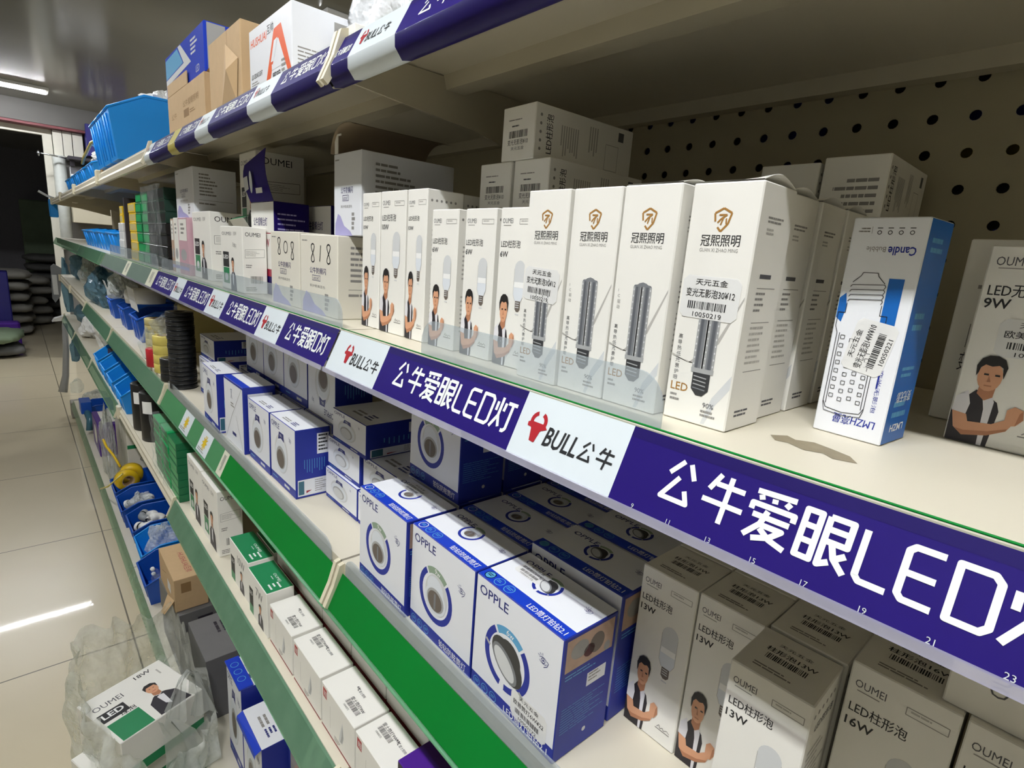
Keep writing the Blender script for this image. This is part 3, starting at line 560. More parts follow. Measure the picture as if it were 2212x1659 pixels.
def opple_box(kind='9w', w_=.1, d=.058, h=.104, name='opple', bandh=.125):
    dark = kind == '6w'; mb = MB(); mb.box((0,0,0), (d, w_, h), 'navy', .0007); f = frames(mb, w_, d, h); F = f['front']; c = .0007
    F.rect(c, h*bandh, w_-c, h-c, 'card_cool', 1)
    F.text('OPPLE', w_*.05, h*.855, h*.115, 'navy_ink', 2, width=w_*.36, bold=.008)
    opple_ring(F, w_*.43, h*.475, h*.262, 'sky' if dark else 'sage', '6w' if dark else '9w', 'dark' if dark else 'light')
    eye_icon(F, w_*.82, h*.73, h*.05)
    title = 'LED筒灯铂钻2.1' if dark else '铂钻防眩筒灯'
    F.text(title, w_*(.44 if dark else .52), h*.035, h*.075, 'print_white', 2, bold=.012, width=w_*(.5 if dark else .42))
    for i in range(3): F.ring(w_*(.08+.11*i), h*.06, h*.042, h*.042, h*.006, 'sky', 2, n=14); F.lines(w_*(.055+.11*i), h*.045, w_*(.105+.11*i), h*.075, 2, 'sky', 2, seed=i)
    P = f['top']
    P.rect(c, d*.22, w_-c, d-c, 'card_cool', 1); P.rect(c, c, w_-c, d*.22, 'royal', 1)
    P.text(title, w_*.56, d*.055, d*.125, 'print_white', 2, bold=.012, width=w_*.40)
    for i in range(3): P.ring(w_*(.09+.12*i), d*.11, d*.085, d*.085, d*.012, 'sky' if i else 'print_white', 2, n=14); P.lines(w_*(.06+.12*i), d*.08, w_*(.12+.12*i), d*.14, 2, 'sky', 2, seed=i)
    if dark: P.ell(w_*.09, d*.11, d*.085, d*.085, 'sky', 2, n=14)
    P.text('OPPLE', w_*.1, d*.74, d*.15, 'navy_ink', 2, width=w_*.28, bold=.008)
    opple_ring(P, w_*.47, d*.60, d*.22, 'sage', '', 'dark' if dark else 'light'); eye_icon(P, w_*.87, d*.66, d*.07)
    G = f['side']; e = d
    G.rect(e*.06, h*.72, e*.94, h*.97, 'photo_tan', 1); G.ell(e*.3, h*.86, e*.16, h*.07, 'photo_grey', 2); G.ell(e*.62, h*.84, e*.14, h*.08, 'lamp_brown', 2); G.ell(e*.48, h*.81, e*.1, h*.05, 'maroon', 2); G.ell(e*.83, h*.76, e*.06, h*.04, 'photo_grey', 2)
    G.lines(e*.08, h*.64, e*.8, h*.69, 2, 'sky', 1, fill=.35); G.rect(e*.5, h*.5, e*.86, h*.61, 'card_cool', 1); G.lines(e*.53, h*.52, e*.82, h*.6, 3, 'ink_soft', 2, fill=.4)
    G.lines(e*.08, h*.2, e*.9, h*.42, 10, 'sky', 1, fill=.18, seed=22); G.ell(e*.55, h*.13, e*.035, e*.035, 'lamp_pale', 1, n=10)
    return mb.mesh(name)
def white_downlight(w_=.1, d=.058, h=.104, name='wdl', upside=False, photo=True):
    """white carton with navy foot band, pale lamp and navy flanks"""
    mb = MB(); mb.box((0,0,0), (d, w_, h), 'navy', .0007); f = frames(mb, w_, d, h); F = f['front']; c = .0007
    if upside: F = Face(mb, tuple(F.o + F.U*w_ + F.V*h), tuple(-F.U), tuple(-F.V), tuple(F.N))
    F.rect(c, h*.13, w_-c, h-c, 'card_cool', 1); F.text('OPPLE', w_*.05, h*.85, h*.12, 'navy_ink', 2, width=w_*.34, bold=.006)
    F.ring(w_*.45, h*.5, w_*.27, h*.29, w_*.05, 'lamp_pale', 1.6); F.ell(w_*.43, h*.46, w_*.24, h*.24, 'paper_white', 2); F.ell(w_*.43, h*.44, w_*.18, h*.17, 'lamp_grey', 3); F.ell(w_*.42, h*.42, w_*.15, h*.14, 'lamp_brown' if photo else 'lamp_pale', 4)
    F.poly([(w_*.33,h*.70),(w_*.37,h*.82),(w_*.55,h*.82),(w_*.57,h*.70),(w_*.45,h*.735)], 'navy_ink', 2); F.lines(w_*.4, h*.75, w_*.52, h*.79, 2, 'lamp_pale', 3)
    eye_icon(F, w_*.8, h*.8, h*.045); F.lines(w_*.56, h*.04, w_*.9, h*.09, 1, 'lamp_pale', 2, fill=.8); F.lines(w_*.08, h*.05, w_*.4, h*.085, 1, 'sky', 2)
    P = f['top']; P.rect(c, c, w_-c, d-c, 'card_cool', 1); P.lines(w_*.3, d*.1, w_*.6, d*.26, 2, 'ink_soft', 2, seed=5); P.lines(w_*.62, d*.12, w_*.86, d*.3, 3, 'navy_ink', 2, seed=8)
    G = f['side']; e = d
    G.rect(e*.62, h*.62, e*.97, h*.92, 'card_cool', 1); G.lines(e*.66, h*.64, e*.95, h*.9, 5, 'ink', 2, fill=.45, seed=6); G.rect(e*.06, h*.03, e*.93, h*.27, 'card_cool', 1); G.rect(e*.08, h*.05, e*.24, h*.25, 'teal_film', 2); G.lines(e*.55, h*.05, e*.9, h*.24, 6, 'ink_soft', 2, fill=.3, seed=4); G.poly([(e*.3,h*.06),(e*.46,h*.1),(e*.3,h*.1)], 'crimson', 2)
    G.lines(e*.25, h*.34, e*.9, h*.56, 9, 'sky', 1, fill=.2, vertical=True, seed=14)
    return mb.mesh(name)
def nvc_box(w_=.1, d=.05, h=.0705, flip=False, name='nvc'):
    mb = MB(); mb.box((0,0,0), (d, w_, h), 'card_white', .0009); f = frames(mb, w_, d, h); P = f['top']; F = f['front']
    def logo(u, v, s):
        P.stroke([(u,v+s*.5),(u+s*.25,v+s),(u+s*.4,v+s*.4)], s*.2, 'ink', 1); P.poly([(u+s*.55,v+s),(u+s*1.05,v+s),(u+s*.75,v+s*.1)], 'ink', 1); P.stroke([(u+s*1.5,v+s*.85),(u+s*1.15,v+s*.75),(u+s*1.1,v+s*.2),(u+s*1.45,v+s*.1)], s*.2, 'ink', 1)
        P.text('雷士照明', u+s*1.75, v+s*.1, s*.85, 'ink_grey', 1, bold=.02, width=s*2.9)
    if not flip:
        logo(w_*.4, d*.62, d*.1); P.text('雷士筒灯9W', w_*.52, d*.36, d*.12, 'ink', 2, width=w_*.34, bold=.02); P.barcode(w_*.52, d*.2, w_*.84, d*.34); P.text('10040572', w_*.56, d*.11, d*.07, 'ink', 2)
    else:
        logo(w_*.44, d*.6, d*.1); P.text('雷士筒灯9W', w_*.12, d*.62, d*.12, 'ink', 2, width=w_*.32, bold=.02); P.barcode(w_*.13, d*.46, w_*.42, d*.6); P.text('10040572', w_*.16, d*.37, d*.07, 'ink', 2)
    F.rect(w_*.05, h*.72, w_*.17, h*.93, 'red', 1); F.text('照', w_*.075, h*.76, h*.14, 'print_white', 2)
    F.poly([(w_*.55,h*.2),(w_*.66,h*.24),(w_*.70,h*.42),(w_*.66,h*.72),(w_*.61,h*.5),(w_*.57,h*.34)], 'lamp_pale', 1); F.poly([(w_*.6,h*.24),(w_*.66,h*.26),(w_*.69,h*.42),(w_*.655,h*.66),(w_*.645,h*.42)], 'lamp_grey', 2)
    F.lines(w_*.42, h*.06, w_*.6, h*.18, 3, 'ink_soft', 1, seed=2); F.rect(w_*.28, h*.2, w_*.286, h*.7, 'ink_pale', 1); F.rect(0, 0, w_, h*.045, 'red_deep', 1)
    return mb.mesh(name)
def oumei_green(watt, w_=.117, d=.046, h=.085, name='oumei_green'):
    mb = MB(); mb.box((0,0,0), (d, w_, h), 'card_white', .0009); f = frames(mb, w_, d, h); P = f['top']; F = f['front']
    P.rect(.001, .001, w_-.001, d-.0015, 'green_print', 1); P.text('OUMEI', w_*.45, d*.62, d*.16, 'print_white', 2, width=w_*.3); P.lines(w_*.5, d*.47, w_*.7, d*.53, 1, 'lamp_pale', 2)
    for i in range(3): P.lines(w_*(.74+.0*i), d*(.2+.16*i), w_*.93, d*(.28+.16*i), 1, 'print_white', 2, fill=.8, seed=i)
    F.text(watt, w_*.42, h*.62, h*.28, 'ink_grey', 1); F.rect(w_*.05, h*.1, w_*.26, h*.62, 'ink', 1); F.rect(w_*.05, h*.02, w_*.26, h*.22, 'green_print', 2); F.text('LED', w_*.07, h*.46, h*.12, 'print_white', 2, width=w_*.16)
    suit_man(F, w_*.52, h*.004, h*.062, 2)
    return mb.mesh(name)
def oumei_tall(watt='15W', w_=.096, d=.044, h=.148, name='oumei_tall', blue=False, sign=True):
    mb = MB(); mb.box((0,0,0), (d, w_, h), 'card_white', .0009); f = frames(mb, w_, d, h); F = f['front']; G = f['side']
    F.text('OUMEI', w_*.08, h*.86, h*.075, 'ink_grey', 1, width=w_*.44); F.text(watt, w_*.62, h*.86, h*.085, 'ink_soft', 1)
    F.rect(w_*.10, h*.36, w_*.38, h*.60, 'ink', 1); F.text('LED', w_*.12, h*.49, h*.085, 'print_white', 2, width=w_*.23, bold=.02); F.rect(w_*.10, h*.1, w_*.38, h*.35, 'green_print', 1); F.ell(w_*.24, h*.2, w_*.08, h*.06, 'lamp_pale', 2)
    suit_man(F, w_*.44, h*.004, h*.066 if not blue else h*.06, 2, 'suit_blue' if blue else 'suit')
    if blue: F.text('无频闪', w_*.56, h*.70, h*.07, 'ink_soft', 1, rot=-8)
    G.text('OUMEI', d*.12, h*.86, h*.085 if d < .06 else h*.11, 'ink', 1, width=d*.62); G.stroke([(d*.1,h*.66),(d*.9,h*.68),(d*.9,h*.56),(d*.1,h*.54),(d*.1,h*.66)], d*.012, 'ink_soft', 1); G.lines(d*.14, h*.56, d*.85, h*.64, 4, 'ink_pale', 1, fill=.4); G.lines(d*.12, h*.38, d*.5, h*.44, 2, 'ink_soft', 1, seed=3); G.barcode(d*.3, h*.16, d*.8, h*.27, seed=8); G.lines(d*.1, h*.03, d*.6, h*.1, 3, 'ink_soft', 1, seed=5)
    return mb.mesh(name)
def bull_white(w_, d, h, name='bull_white', note=None, swoosh=True):
    mb = MB(); mb.box((0,0,0), (d, w_, h), 'card_cream' if note else 'card_cool', .0009); f = frames(mb, w_, d, h); F = f['front']; G = f['side']
    F.text('公牛防频闪', w_*.27, h*.52, h*.085, 'purple', 1, bold=.02, width=w_*.44); F.stroke([(w_*.34,h*.425),(w_*.56,h*.425),(w_*.56,h*.49),(w_*.34,h*.49),(w_*.34,h*.425)], h*.006, 'purple', 1); F.text('LED灯', w_*.36, h*.437, h*.045, 'purple', 1, width=w_*.18)
    F.text('新护眼高显色', w_*.27, h*.34, h*.04, 'ink_soft', 1, width=w_*.42); F.lines(w_*.68, h*.06, w_*.83, h*.28, 4, 'ink_soft', 1, fill=.7); F.lines(w_*.05, h*.9, w_*.3, h*.93, 1, 'ink_soft', 1)
    if swoosh: F.poly([(w_*.05,h*.0),(w_*.06,h*.14),(w_*.16,h*.27),(w_*.26,h*.24),(w_*.4,h*.12),(w_*.62,h*.06),(w_*.72,0)], 'violet_soft', 1)
    if note:
        def loop8(u, v, s): F.stroke([(u+s*math.sin(2*a)*.42, v+s*math.cos(a)) for a in [i*math.pi/12 for i in range(25)]], .0016, 'ink', 2)
        us = (.32, .55, .78) if note == '808' else (.36, .56, .78)
        for ch, uu, vv in zip(note, us, (.80, .79, .75) if note == '808' else (.77, .77, .77)):
            if ch == '8': loop8(w_*uu, h*vv, h*.115)
            elif ch == '0': F.ring(w_*uu, h*vv, w_*.075, h*.085, .0016, 'ink', 2)
            else: F.stroke([(w_*(uu-.01), h*(vv-.1)), (w_*(uu+.015), h*(vv+.1))], .0016, 'ink', 2)
    G.lines(d*.14, h*.42, d*.55, h*.88, 7, 'ink_soft', 1, fill=.45, seed=31); G.rect(d*.12, h*.36, d*.9, h*.366, 'ink_soft', 1); G.lines(d*.12, h*.25, d*.7, h*.31, 1, 'ink_soft', 1, seed=3)
    return mb.mesh(name)
# ------------------------------------------------------------------ eye-level shelf: corn-lamp cartons
me = corn_box(); GC = 'white corn lamp cartons with a gold crest'
ROW = [(.0345,.134,'nearest of four white gold-crest cartons, price sticker on its front'), (.0285,.1765,'white gold-crest carton without sticker, left of the nearest big-stickered one'),
       (.0285,.2175,'white gold-crest carton without sticker, third from the near end of the front row'), (.0265,.2585,'white gold-crest carton with price sticker, far end of the front row')]
PR = ['天元五金', '变光无影泡30¥12']
for i, (x, y, lb) in enumerate(ROW):
    o = put(me, 'bulb_carton', x, y, Z2+.0003, 0, lb, 'box', GC); mbx = MB(); F = frames(mbx, .0395, .04, .133)['front']
    if i == 0: sticker('price_sticker', o, F, .0015, .0605, .0345, .0235, PR, rot=-1)
    if i == 3: sticker('price_sticker', o, F, .001, .058, .0345, .0235, PR, rot=-3)
    if i in (0, 1): flap(o, .04, .0395, .133, rise=.0045 if i == 0 else .003)
for x, y, lb in ((.078,.138,'white gold-crest carton directly behind the nearest stickered one, lid sprung up'), (.122,.137,'third white gold-crest carton deep, in shade behind the nearest one'), (.166,.1365,'fourth white gold-crest carton deep, darkest of the column by the candle lamp box')):
    o = put(me, 'bulb_carton', x, y, Z2+.0003, 0, lb, 'box', GC); flap(o, .04, .0395, .133, rise=.004)
for j, x in enumerate((.214, .258)):
    for i, y in enumerate((.1345, .1765)):
        put(me, 'bulb_carton', x, y, Z2+.0003, 0, 'white gold-crest carton under the lying cartons by the pegboard, '+('nearer' if i == 0 else 'farther')+' one, '+('front row' if j == 0 else 'against the pegboard'), 'box', 'back row corn cartons')
def lying_end(w_, d, h, name, flipped=False, crest=False, title='LED柱形泡'):
    mb = MB(); mb.box((0,0,0), (d, w_, h), 'card_white', .0007); f = frames(mb, w_, d, h); F = f['front']; G = f['side']
    if flipped: F = Face(mb, tuple(F.o+F.U*w_+F.V*h), tuple(-F.U), tuple(-F.V), tuple(F.N))
    if crest:
        F.text('冠熙照明', w_*.3, h*.66, h*.16, 'ink_grey', 1, width=w_*.45, bold=.02); F.ring(w_*.2, h*.72, h*.07, h*.09, h*.02, 'gold', 1, n=12); F.lines(w_*.3, h*.4, w_*.6, h*.5, 1, 'ink_soft', 1)
    elif flipped: F.lines(w_*.12, h*.3, w_*.82, h*.92, 5, 'ink_soft', 1, fill=.45, seed=9)
    else:
        F.lines(w_*.2, h*.72, w_*.85, h*.76, 1, 'ink_soft', 1); F.lines(w_*.3, h*.60, w_*.65, h*.65, 1, 'ink_grey', 1); F.barcode(w_*.22, h*.42, w_*.78, h*.55); F.text('变光无影泡¥10', w_*.5, h*.30, h*.11, 'ink', 1, align='c', width=w_*.62); F.text('天元五金', w_*.5, h*.2, h*.07, 'ink_grey', 1, align='c', width=w_*.4)
    for i in range(5): G.ell(d*.05, h*(.2+.15*i), h*.03, h*.03, 'ink_soft', 1, n=8)
    G.text(title, d*.155, h*.14, h*.19, 'ink', 1, rot=90, bold=.009, width=h*.7); G.lines(d*.24, h*.12, d*.42, h*.72, 8, 'ink_pale', 1, fill=.5, vertical=True); G.lines(d*.52, h*.1, d*.62, h*.85, 4, 'ink_pale', 1, fill=.5, vertical=True, seed=4); G.stroke([(d*.7,h*.1),(d*.84,h*.1),(d*.84,h*.6),(d*.7,h*.6),(d*.7,h*.1)], .0006, 'ink_pale', 1); G.rect(d*.83, h*.72, d*.89, h*.9, 'ink_grey', 1)
    return mb.mesh(name)
le = lying_end(.0445, .13, .0455, 'lying_carton'); LG = 'lying pillar lamp cartons'
put(le, 'bulb_carton', .092, .3465, Z2+.1255, 0, 'lying white carton, lower right of the three stacked behind the bulb cartons, barcode end out', 'box', LG)
put(le, 'bulb_carton', .092, .395, Z2+.1255, 0, 'lying white carton, lower left of the three stacked behind the bulb cartons', 'box', LG)
put(le, 'bulb_carton', .092, .368, Z2+.1715, -2, 'lying white carton topmost of the three, barcoded end facing the aisle', 'box', LG)
put(lying_end(.0445, .1, .0445, 'lying_flipped', True), 'bulb_carton', .222, .134, Z2+.134, 0, 'upside-down lying white carton with five text lines, nearer of two before the pegboard', 'box', 'lying cartons by the pegboard')
put(lying_end(.0455, .1, .0415, 'lying_crest', True, True), 'bulb_carton', .222, .1815, Z2+.134, 0, 'upside-down lying crest carton, left of the five-line one before the pegboard', 'box', 'lying cartons by the pegboard')
# pillar lamp cartons with the printed man
m6 = oumei_pillar('6W', .0405, .040, .124, name='pillar_small'); m10 = oumei_pillar('10W', .034, .041, .143, name='pillar_mid'); m10w = oumei_pillar('10W', .049, .041, .143, name='pillar_wide'); m10n = oumei_pillar('10W', .0385, .041, .143, name='pillar_third')
OG = 'white pillar lamp cartons with a printed man'
for i, (x, y) in enumerate(((.04,.303), (.04,.349), (.039,.3985))):
    put(m6, 'bulb_carton', x, y, Z2+.0003, 0, ('6W carton with printed man, nearest of three, half hidden by a crest carton', '6W carton with printed man, middle of the three', '6W carton with printed man, farthest of three, beside the taller 10W ones')[i], 'box', OG)
    for j in (0, 1): put(m6, 'bulb_carton', .0835+.043*j, y+.003, Z2+.0003, 0, 'white carton behind the three 6W cartons, '+('second' if j == 0 else 'third')+' row, '+['nearest','middle','farthest'][i]+' column', 'box', 'hidden rows of pillar cartons')
put(m10, 'bulb_carton', .0385, .4475, Z2+.0003, 0, 'tall 10W carton with printed man, nearest of three, its icon side showing', 'box', OG)
put(m10w, 'bulb_carton', .0385, .485, Z2+.0003, 0, 'tall 10W carton with printed man, middle of the three', 'box', OG)
put(m10n, 'bulb_carton', .0395, .5385, Z2+.0003, 0, 'tall 10W carton with printed man, farthest of three, against the hand-numbered 818 carton', 'box', OG)
put(m10, 'bulb_carton', .083, .4515, Z2+.0003, 0, 'white carton corner peeping out behind the nearest 10W carton', 'box', OG)
# candle lamp box
def candle_box():
    w_, d, h = .036, .034, .121; mb = MB(); mb.box((0,0,0), (d, w_, h), 'card_cool', .0006); f = frames(mb, w_, d, h); G = f['side']
    Q = f['front']; F = Face(mb, tuple(Q.o+Q.U*w_), tuple(-Q.U), tuple(Q.V), tuple(Q.N)); Q = Face(mb, tuple(Q.o+Q.U*w_+Q.V*h), tuple(-Q.U), tuple(-Q.V), tuple(Q.N)); B = 'pr_blue'
    mat(B, '0b63b8', .38, var=.03); G.rect(.0006, .0006, d-.0006, h-.0006, B, 1)
    Q.text('LMZH亮曼', w_*.12, h*.90, w_*.17, 'navy', 1, bold=.015, width=w_*.6, slant=.15); Q.text('Candle', w_*.1, h*.125, w_*.17, 'navy', 1, bold=.02, width=w_*.36); Q.text('Bubble', w_*.49, h*.126, w_*.11, 'ink_soft', 1, width=w_*.26)
    for i in range(4): F.ring(w_*(.2+.14*i), h*.935, w_*.032, w_*.032, w_*.012, 'ink_grey', 1, n=10); F.rect(w_*(.165+.14*i), h*.952, w_*(.235+.14*i), h*.956, 'ink_grey', 1)
    F.rect(w_*.72, h*.93, w_*.725, h*.96, 'ink_soft', 1); F.lines(w_*.75, h*.93, w_*.95, h*.955, 2, 'ink_soft', 1)
    F.poly([(w_*.16,h*.74),(w_*.36,h*.74),(w_*.36,h*.50),(w_*.3,h*.43),(w_*.2,h*.415),(w_*.16,h*.46)], B, 1); F.poly([(w_-.0006,h*.64),(w_*.9,h*.665),(w_*.86,h*.6),(w_*.9,h*.53),(w_-.0006,h*.55)], B, 1)
    k = 'ink'; cx = w_*.62; t = .00035
    F.stroke([(cx-w_*.3,h*.14),(cx-w_*.3,h*.48),(cx-w_*.34,h*.51),(cx-w_*.34,h*.575),(cx-w_*.24,h*.575),(cx-w_*.24,h*.62)], t, k, 2); F.stroke([(cx+w_*.3,h*.14),(cx+w_*.3,h*.48),(cx+w_*.34,h*.51),(cx+w_*.34,h*.575),(cx+w_*.24,h*.575),(cx+w_*.24,h*.62)], t, k, 2)
    F.stroke([(cx-w_*.3,h*.14),(cx-w_*.27,h*.105),(cx,h*.095),(cx+w_*.27,h*.105),(cx+w_*.3,h*.14)], t, k, 2); F.stroke([(cx-w_*.3,h*.15),(cx-w_*.25,h*.12),(cx,h*.11),(cx+w_*.25,h*.12),(cx+w_*.3,h*.15)], t, k, 2); F.stroke([(cx-w_*.26,h*.14),(cx-w_*.26,h*.48)], t, k, 2); F.stroke([(cx+w_*.26,h*.14),(cx+w_*.26,h*.48)], t, k, 2)
    for i in range(4): v = h*(.625+.022*i); F.stroke([(cx-w_*.22,v),(cx-w_*.24,v+h*.011),(cx-w_*.22,v+h*.02),(cx+w_*.22,v+h*.012),(cx+w_*.24,v+h*.002)], t, k, 2)
    F.stroke([(cx-w_*.22,h*.715),(cx-w_*.12,h*.745),(cx-w_*.1,h*.76),(cx+w_*.1,h*.76),(cx+w_*.12,h*.745),(cx+w_*.22,h*.715)], t, k, 2)
    for i in range(8):
        for j in range(4):
            u = cx+w_*(-.2+.135*j); v = h*(.17+.04*i+(.012 if j % 2 else 0)); q = w_*.028; F.stroke([(u-q,v-q),(u+q,v-q),(u+q,v+q),(u-q,v+q),(u-q,v-q)], .0003, k, 2)
    F.lines(w_*.2, h*.16, w_*.25, h*.4, 1, 'navy', 1, vertical=True); Q.text('变光无影泡', w_*.22, h*.66, w_*.07, 'navy', 1, rot=90, width=h*.2)
    for a, b in ((.1,.2),(.3,.36),(.5,.6),(.84,.92)): G.lines(d*.2, h*a, d*.8, h*b, 2, 'sky', 2, seed=int(a*90))
    G.text('变光无影', d*.85, h*.24, d*.2, 'print_white', 2, rot=180, bold=.03, width=d*.6); G.text('LMZH', d*.8, h*.09, d*.17, 'print_white', 2, rot=180, bold=.02, width=d*.55)
    return mb.mesh('candle_carton')
o = put(candle_box(), 'candle_lamp_carton', .094, .0745, Z2+.0003, -5, 'white candle lamp carton with a bright blue side, standing upside down alone on the shelf', 'box')
F = frames(MB(), .036, .034, .121)['front']; sticker('price_sticker', o, F, .0285, .036, .029, .021, ['天元五金', '变光无影泡14W¥10'], rot=80, code='10050221', seed=11)
pr = oumei_pillar('9W', .05, .05, .112, name='pillar_right', title='LED无影泡')
o = put(pr, 'bulb_carton', .155, .0075, Z2+.0003, 0, 'white carton with printed man right of the blue-sided box, cut by the frame', 'box', OG)
sticker('price_sticker', o, frames(MB(), .05, .05, .112)['front'], .012, .052, .037, .021, ['天元五金', '欧美无影泡9W'], code='10040511', seed=12)
put(lying_end(.046, .05, .1195, 'upright_text', False), 'bulb_carton', .215, .031, Z2+.0003, 0, 'dim white carton in the shade behind the right-hand carton with printed man', 'box')
# scuffed tape residue on the shelf
mb = MB(); F = Face(mb, (.045, .118, Z2), (0,-1,0), (1,0,0), (0,0,1)); mat('tape_scuff', '8a7f68', .7, var=.25, scale=90)
F.poly([(0,.012),(.006,.02),(.012,.016),(.02,.021),(.03,.0175),(.04,.013),(.046,.004),(.036,.0),(.03,.005),(.022,.001),(.012,.006),(.006,.004)], 'tape_scuff', 2); T(mb.build('tape_scuff'), 'brown torn tape mark on the shelf in front of the blue-sided carton', 'stain')
# hand-numbered and open cartons
put(bull_white(.112, .115, .0975, 'note818', '818'), 'lamp_carton', .031, .622, Z2+.0003, 0, 'cream carton with handwritten 818', 'box', 'cream lamp cartons')
put(bull_white(.108, .1, .1, 'note808', '808'), 'lamp_carton', .031, .739, Z2+.0003, 0, 'cream carton with handwritten 808', 'box', 'cream lamp cartons')
o = put(bull_white(.07, .125, .0925, 'open_white'), 'lamp_carton', .045, .593, Z2+.0985, 0, 'open white carton with a raised curling lid, standing on the 818 carton', 'box', 'cream lamp cartons')
mb = MB(); vs = []; n = 10
for i in range(n+1):
    a = i/n; 
    for j in range(2): x = -.004+.129*j; vs.append((x, .07-.0+.004*math.sin(a*3)-.062*a**1.5*(1.0), .0925+.030*math.sin(a*2.1)))
mb.raw(vs+[(x, y+.0006, z+.0006) for x, y, z in vs], [(2*i, 2*i+1, 2*i+3, 2*i+2) for i in range(n)]+[(2*n+2+2*i, 2*n+2+2*i+2, 2*n+2+2*i+3, 2*n+2+2*i+1) for i in range(n)], 'inside', True); mb.build('lid_flap', o)
mb = MB(); mb.box((-.001,.058,.0925),(.0,.066,.112),'card_white'); mb.box((-.001,.05,.1115),(.0,.069,.1135),'card_white'); mb.build('lock_tab', o)
o = put(bull_white(.165, .085, .104, 'white_left'), 'lamp_carton', .045, 1.357, Z2+.1232, 0, 'white carton with a violet curve, standing on the thin upright cartons at left', 'box')
def nine_watt():
    w_, d, h = .112, .056, .147; mb = MB(); mb.box((0,0,0), (d, w_, h), 'purple', .0009); f = frames(mb, w_, d, h); F = f['front']; G = f['side']
    F.rect(.001, h*.28, w_-.001, h-.001, 'card_white', 1); F.rect(.001, h*.66, w_-.001, h*.67, 'crimson', 2); F.poly([(.001,.001),(w_-.001,.001),(w_-.001,h*.28),(.001,h*.28)], 'purple', 1); F.rect(.001, h*.2, w_-.001, h*.28, 'crimson', 2); F.text('公牛爱眼台灯', w_*.12, h*.75, h*.1, 'purple', 2, bold=.03, width=w_*.6)
    F.poly([(w_*.03,h*.28),(w_*.03,h*.65),(w_*.3,h*.66),(w_*.38,h*.6),(w_*.4,h*.45),(w_*.5,h*.35),(w_*.46,h*.28)], 'skin', 2); F.ell(w_*.2, h*.52, w_*.04, h*.02, 'hair', 3, n=10); F.ell(w_*.22, h*.34, w_*.05, h*.008, 'crimson', 3, n=10); F.text('9W', w_*.55, h*.52, h*.12, 'crimson', 2, bold=.02)
    F.lines(w_*.1, h*.21, w_*.6, h*.26, 1, 'print_white', 3); G.lines(d*.1, h*.2, d*.9, h*.88, 13, 'violet_soft', 1, fill=.3, seed=4)
    return mb.mesh('nine_watt')
nw = nine_watt(); o = put(nw, 'lamp_carton', .06, .917, Z2+.0003, 0, 'purple carton with 9W and a face, its printed lid standing straight up', 'box', 'purple lamp cartons')
mb = MB(); vs = []; n = 6
for i in range(n+1):
    a = i/n
    for j in (0, 1): vs.append((-.0-.012*math.sin(a*2.2), .001+.11*j-(.004*a if j else 0), .1472+(.058+.018*(1-j))*a))
mb.raw(vs+[(x+.0007, y, z) for x, y, z in vs], [(2*i, 2*i+2, 2*i+3, 2*i+1) for i in range(n)]+[(2*n+2+2*i, 2*n+3+2*i, 2*n+5+2*i, 2*n+4+2*i) for i in range(n)], 'purple_paper', True)
F = Face(mb, (-.0105, .111, .15), (0,-1,0), (-.1,0,1), (-1,0,-.1)); F.poly([(.012,.012),(.034,.016),(.034,.036),(.012,.034)], 'lamp_pale', 8); F.ell(.048, .026, .007, .017, 'paper_white', 8, rot=-8); F.rect(.068, .008, .098, .016, 'print_white', 8); mb.build('lid_flap', o)
o = put(nw, 'lamp_carton', .128, .86, Z2+.0003, 0, 'second purple carton in the shade behind the 808 carton', 'box', 'purple lamp cartons')
put(oumei_tall('10W', .122, .037, .105, 'bowtie', blue=True), 'bulb_carton', .021, .948, Z2+.0003, 0, 'white carton with a man in blue suit and bow tie, beside the purple 9W carton', 'box', 'tall white cartons with a suited man')
put(oumei_tall('10W', .14, .07, .134, 'ten_watt'), 'bulb_carton', .04, 1.216, Z2+.0003, 0, 'large white carton with suited man and a big black brand word on its side', 'box', 'tall white cartons with a suited man')
o = put(oumei_tall('15W', .095, .085, .09, 'open_green'), 'bulb_carton', .08, 1.06, Z2+.0003, 0, 'open white carton with a green lid flap, behind the bow tie carton', 'box', 'tall white cartons with a suited man')
mb = MB(); mb.raw([(-.002,.0,.0905),(-.002,.094,.0905),(-.022,.09,.118),(-.022,.004,.122),(-.024,.09,.1185),(-.024,.004,.1225)], [(0,1,2,3),(3,2,4,5)], 'card_white'); mb.raw([(-.0225,.004,.1228),(-.0225,.09,.1188),(-.008,.092,.126),(-.008,.002,.13)], [(0,1,2,3)], 'green_print'); mb.build('lid_flap', o)
put(oumei_tall('18W', .092, .085, .148, 'dim_tall'), 'bulb_carton', .08, 1.062, Z2+.0905, 0, 'dim white carton standing on the open green-lidded one, close under the top shelf', 'box', 'tall white cartons with a suited man')
def thin_box(w_, d, h, name, tint):
    mb = MB(); mb.box((0,0,0), (d, w_, h), tint, .0008); f = frames(mb, w_, d, h); F = f['front']; F.rect(w_*.08, h*.6, w_*.9, h*.97, 'card_white', 1); F.lines(w_*.3, h*.68, w_*.8, h*.9, 3, 'ink_soft', 2); F.ell(w_*.5, h*.35, w_*.3, h*.1, 'lamp_grey', 1); F.rect(0.001, h*.08, w_-.001, h*.14, 'violet_soft', 1)
    return mb.mesh(name)
put(thin_box(.09, .1, .122, 'thin_pink', 'pink_print'), 'lamp_carton', .031, 1.361, Z2+.0003, 0, 'pale pink upright carton under the white violet-curved one', 'box', 'thin upright cartons')
put(thin_box(.044, .1, .122, 'thin_white', 'card_white'), 'lamp_carton', .031, 1.453, Z2+.0003, 0, 'narrow white upright carton left of the pale pink one', 'box', 'thin upright cartons')
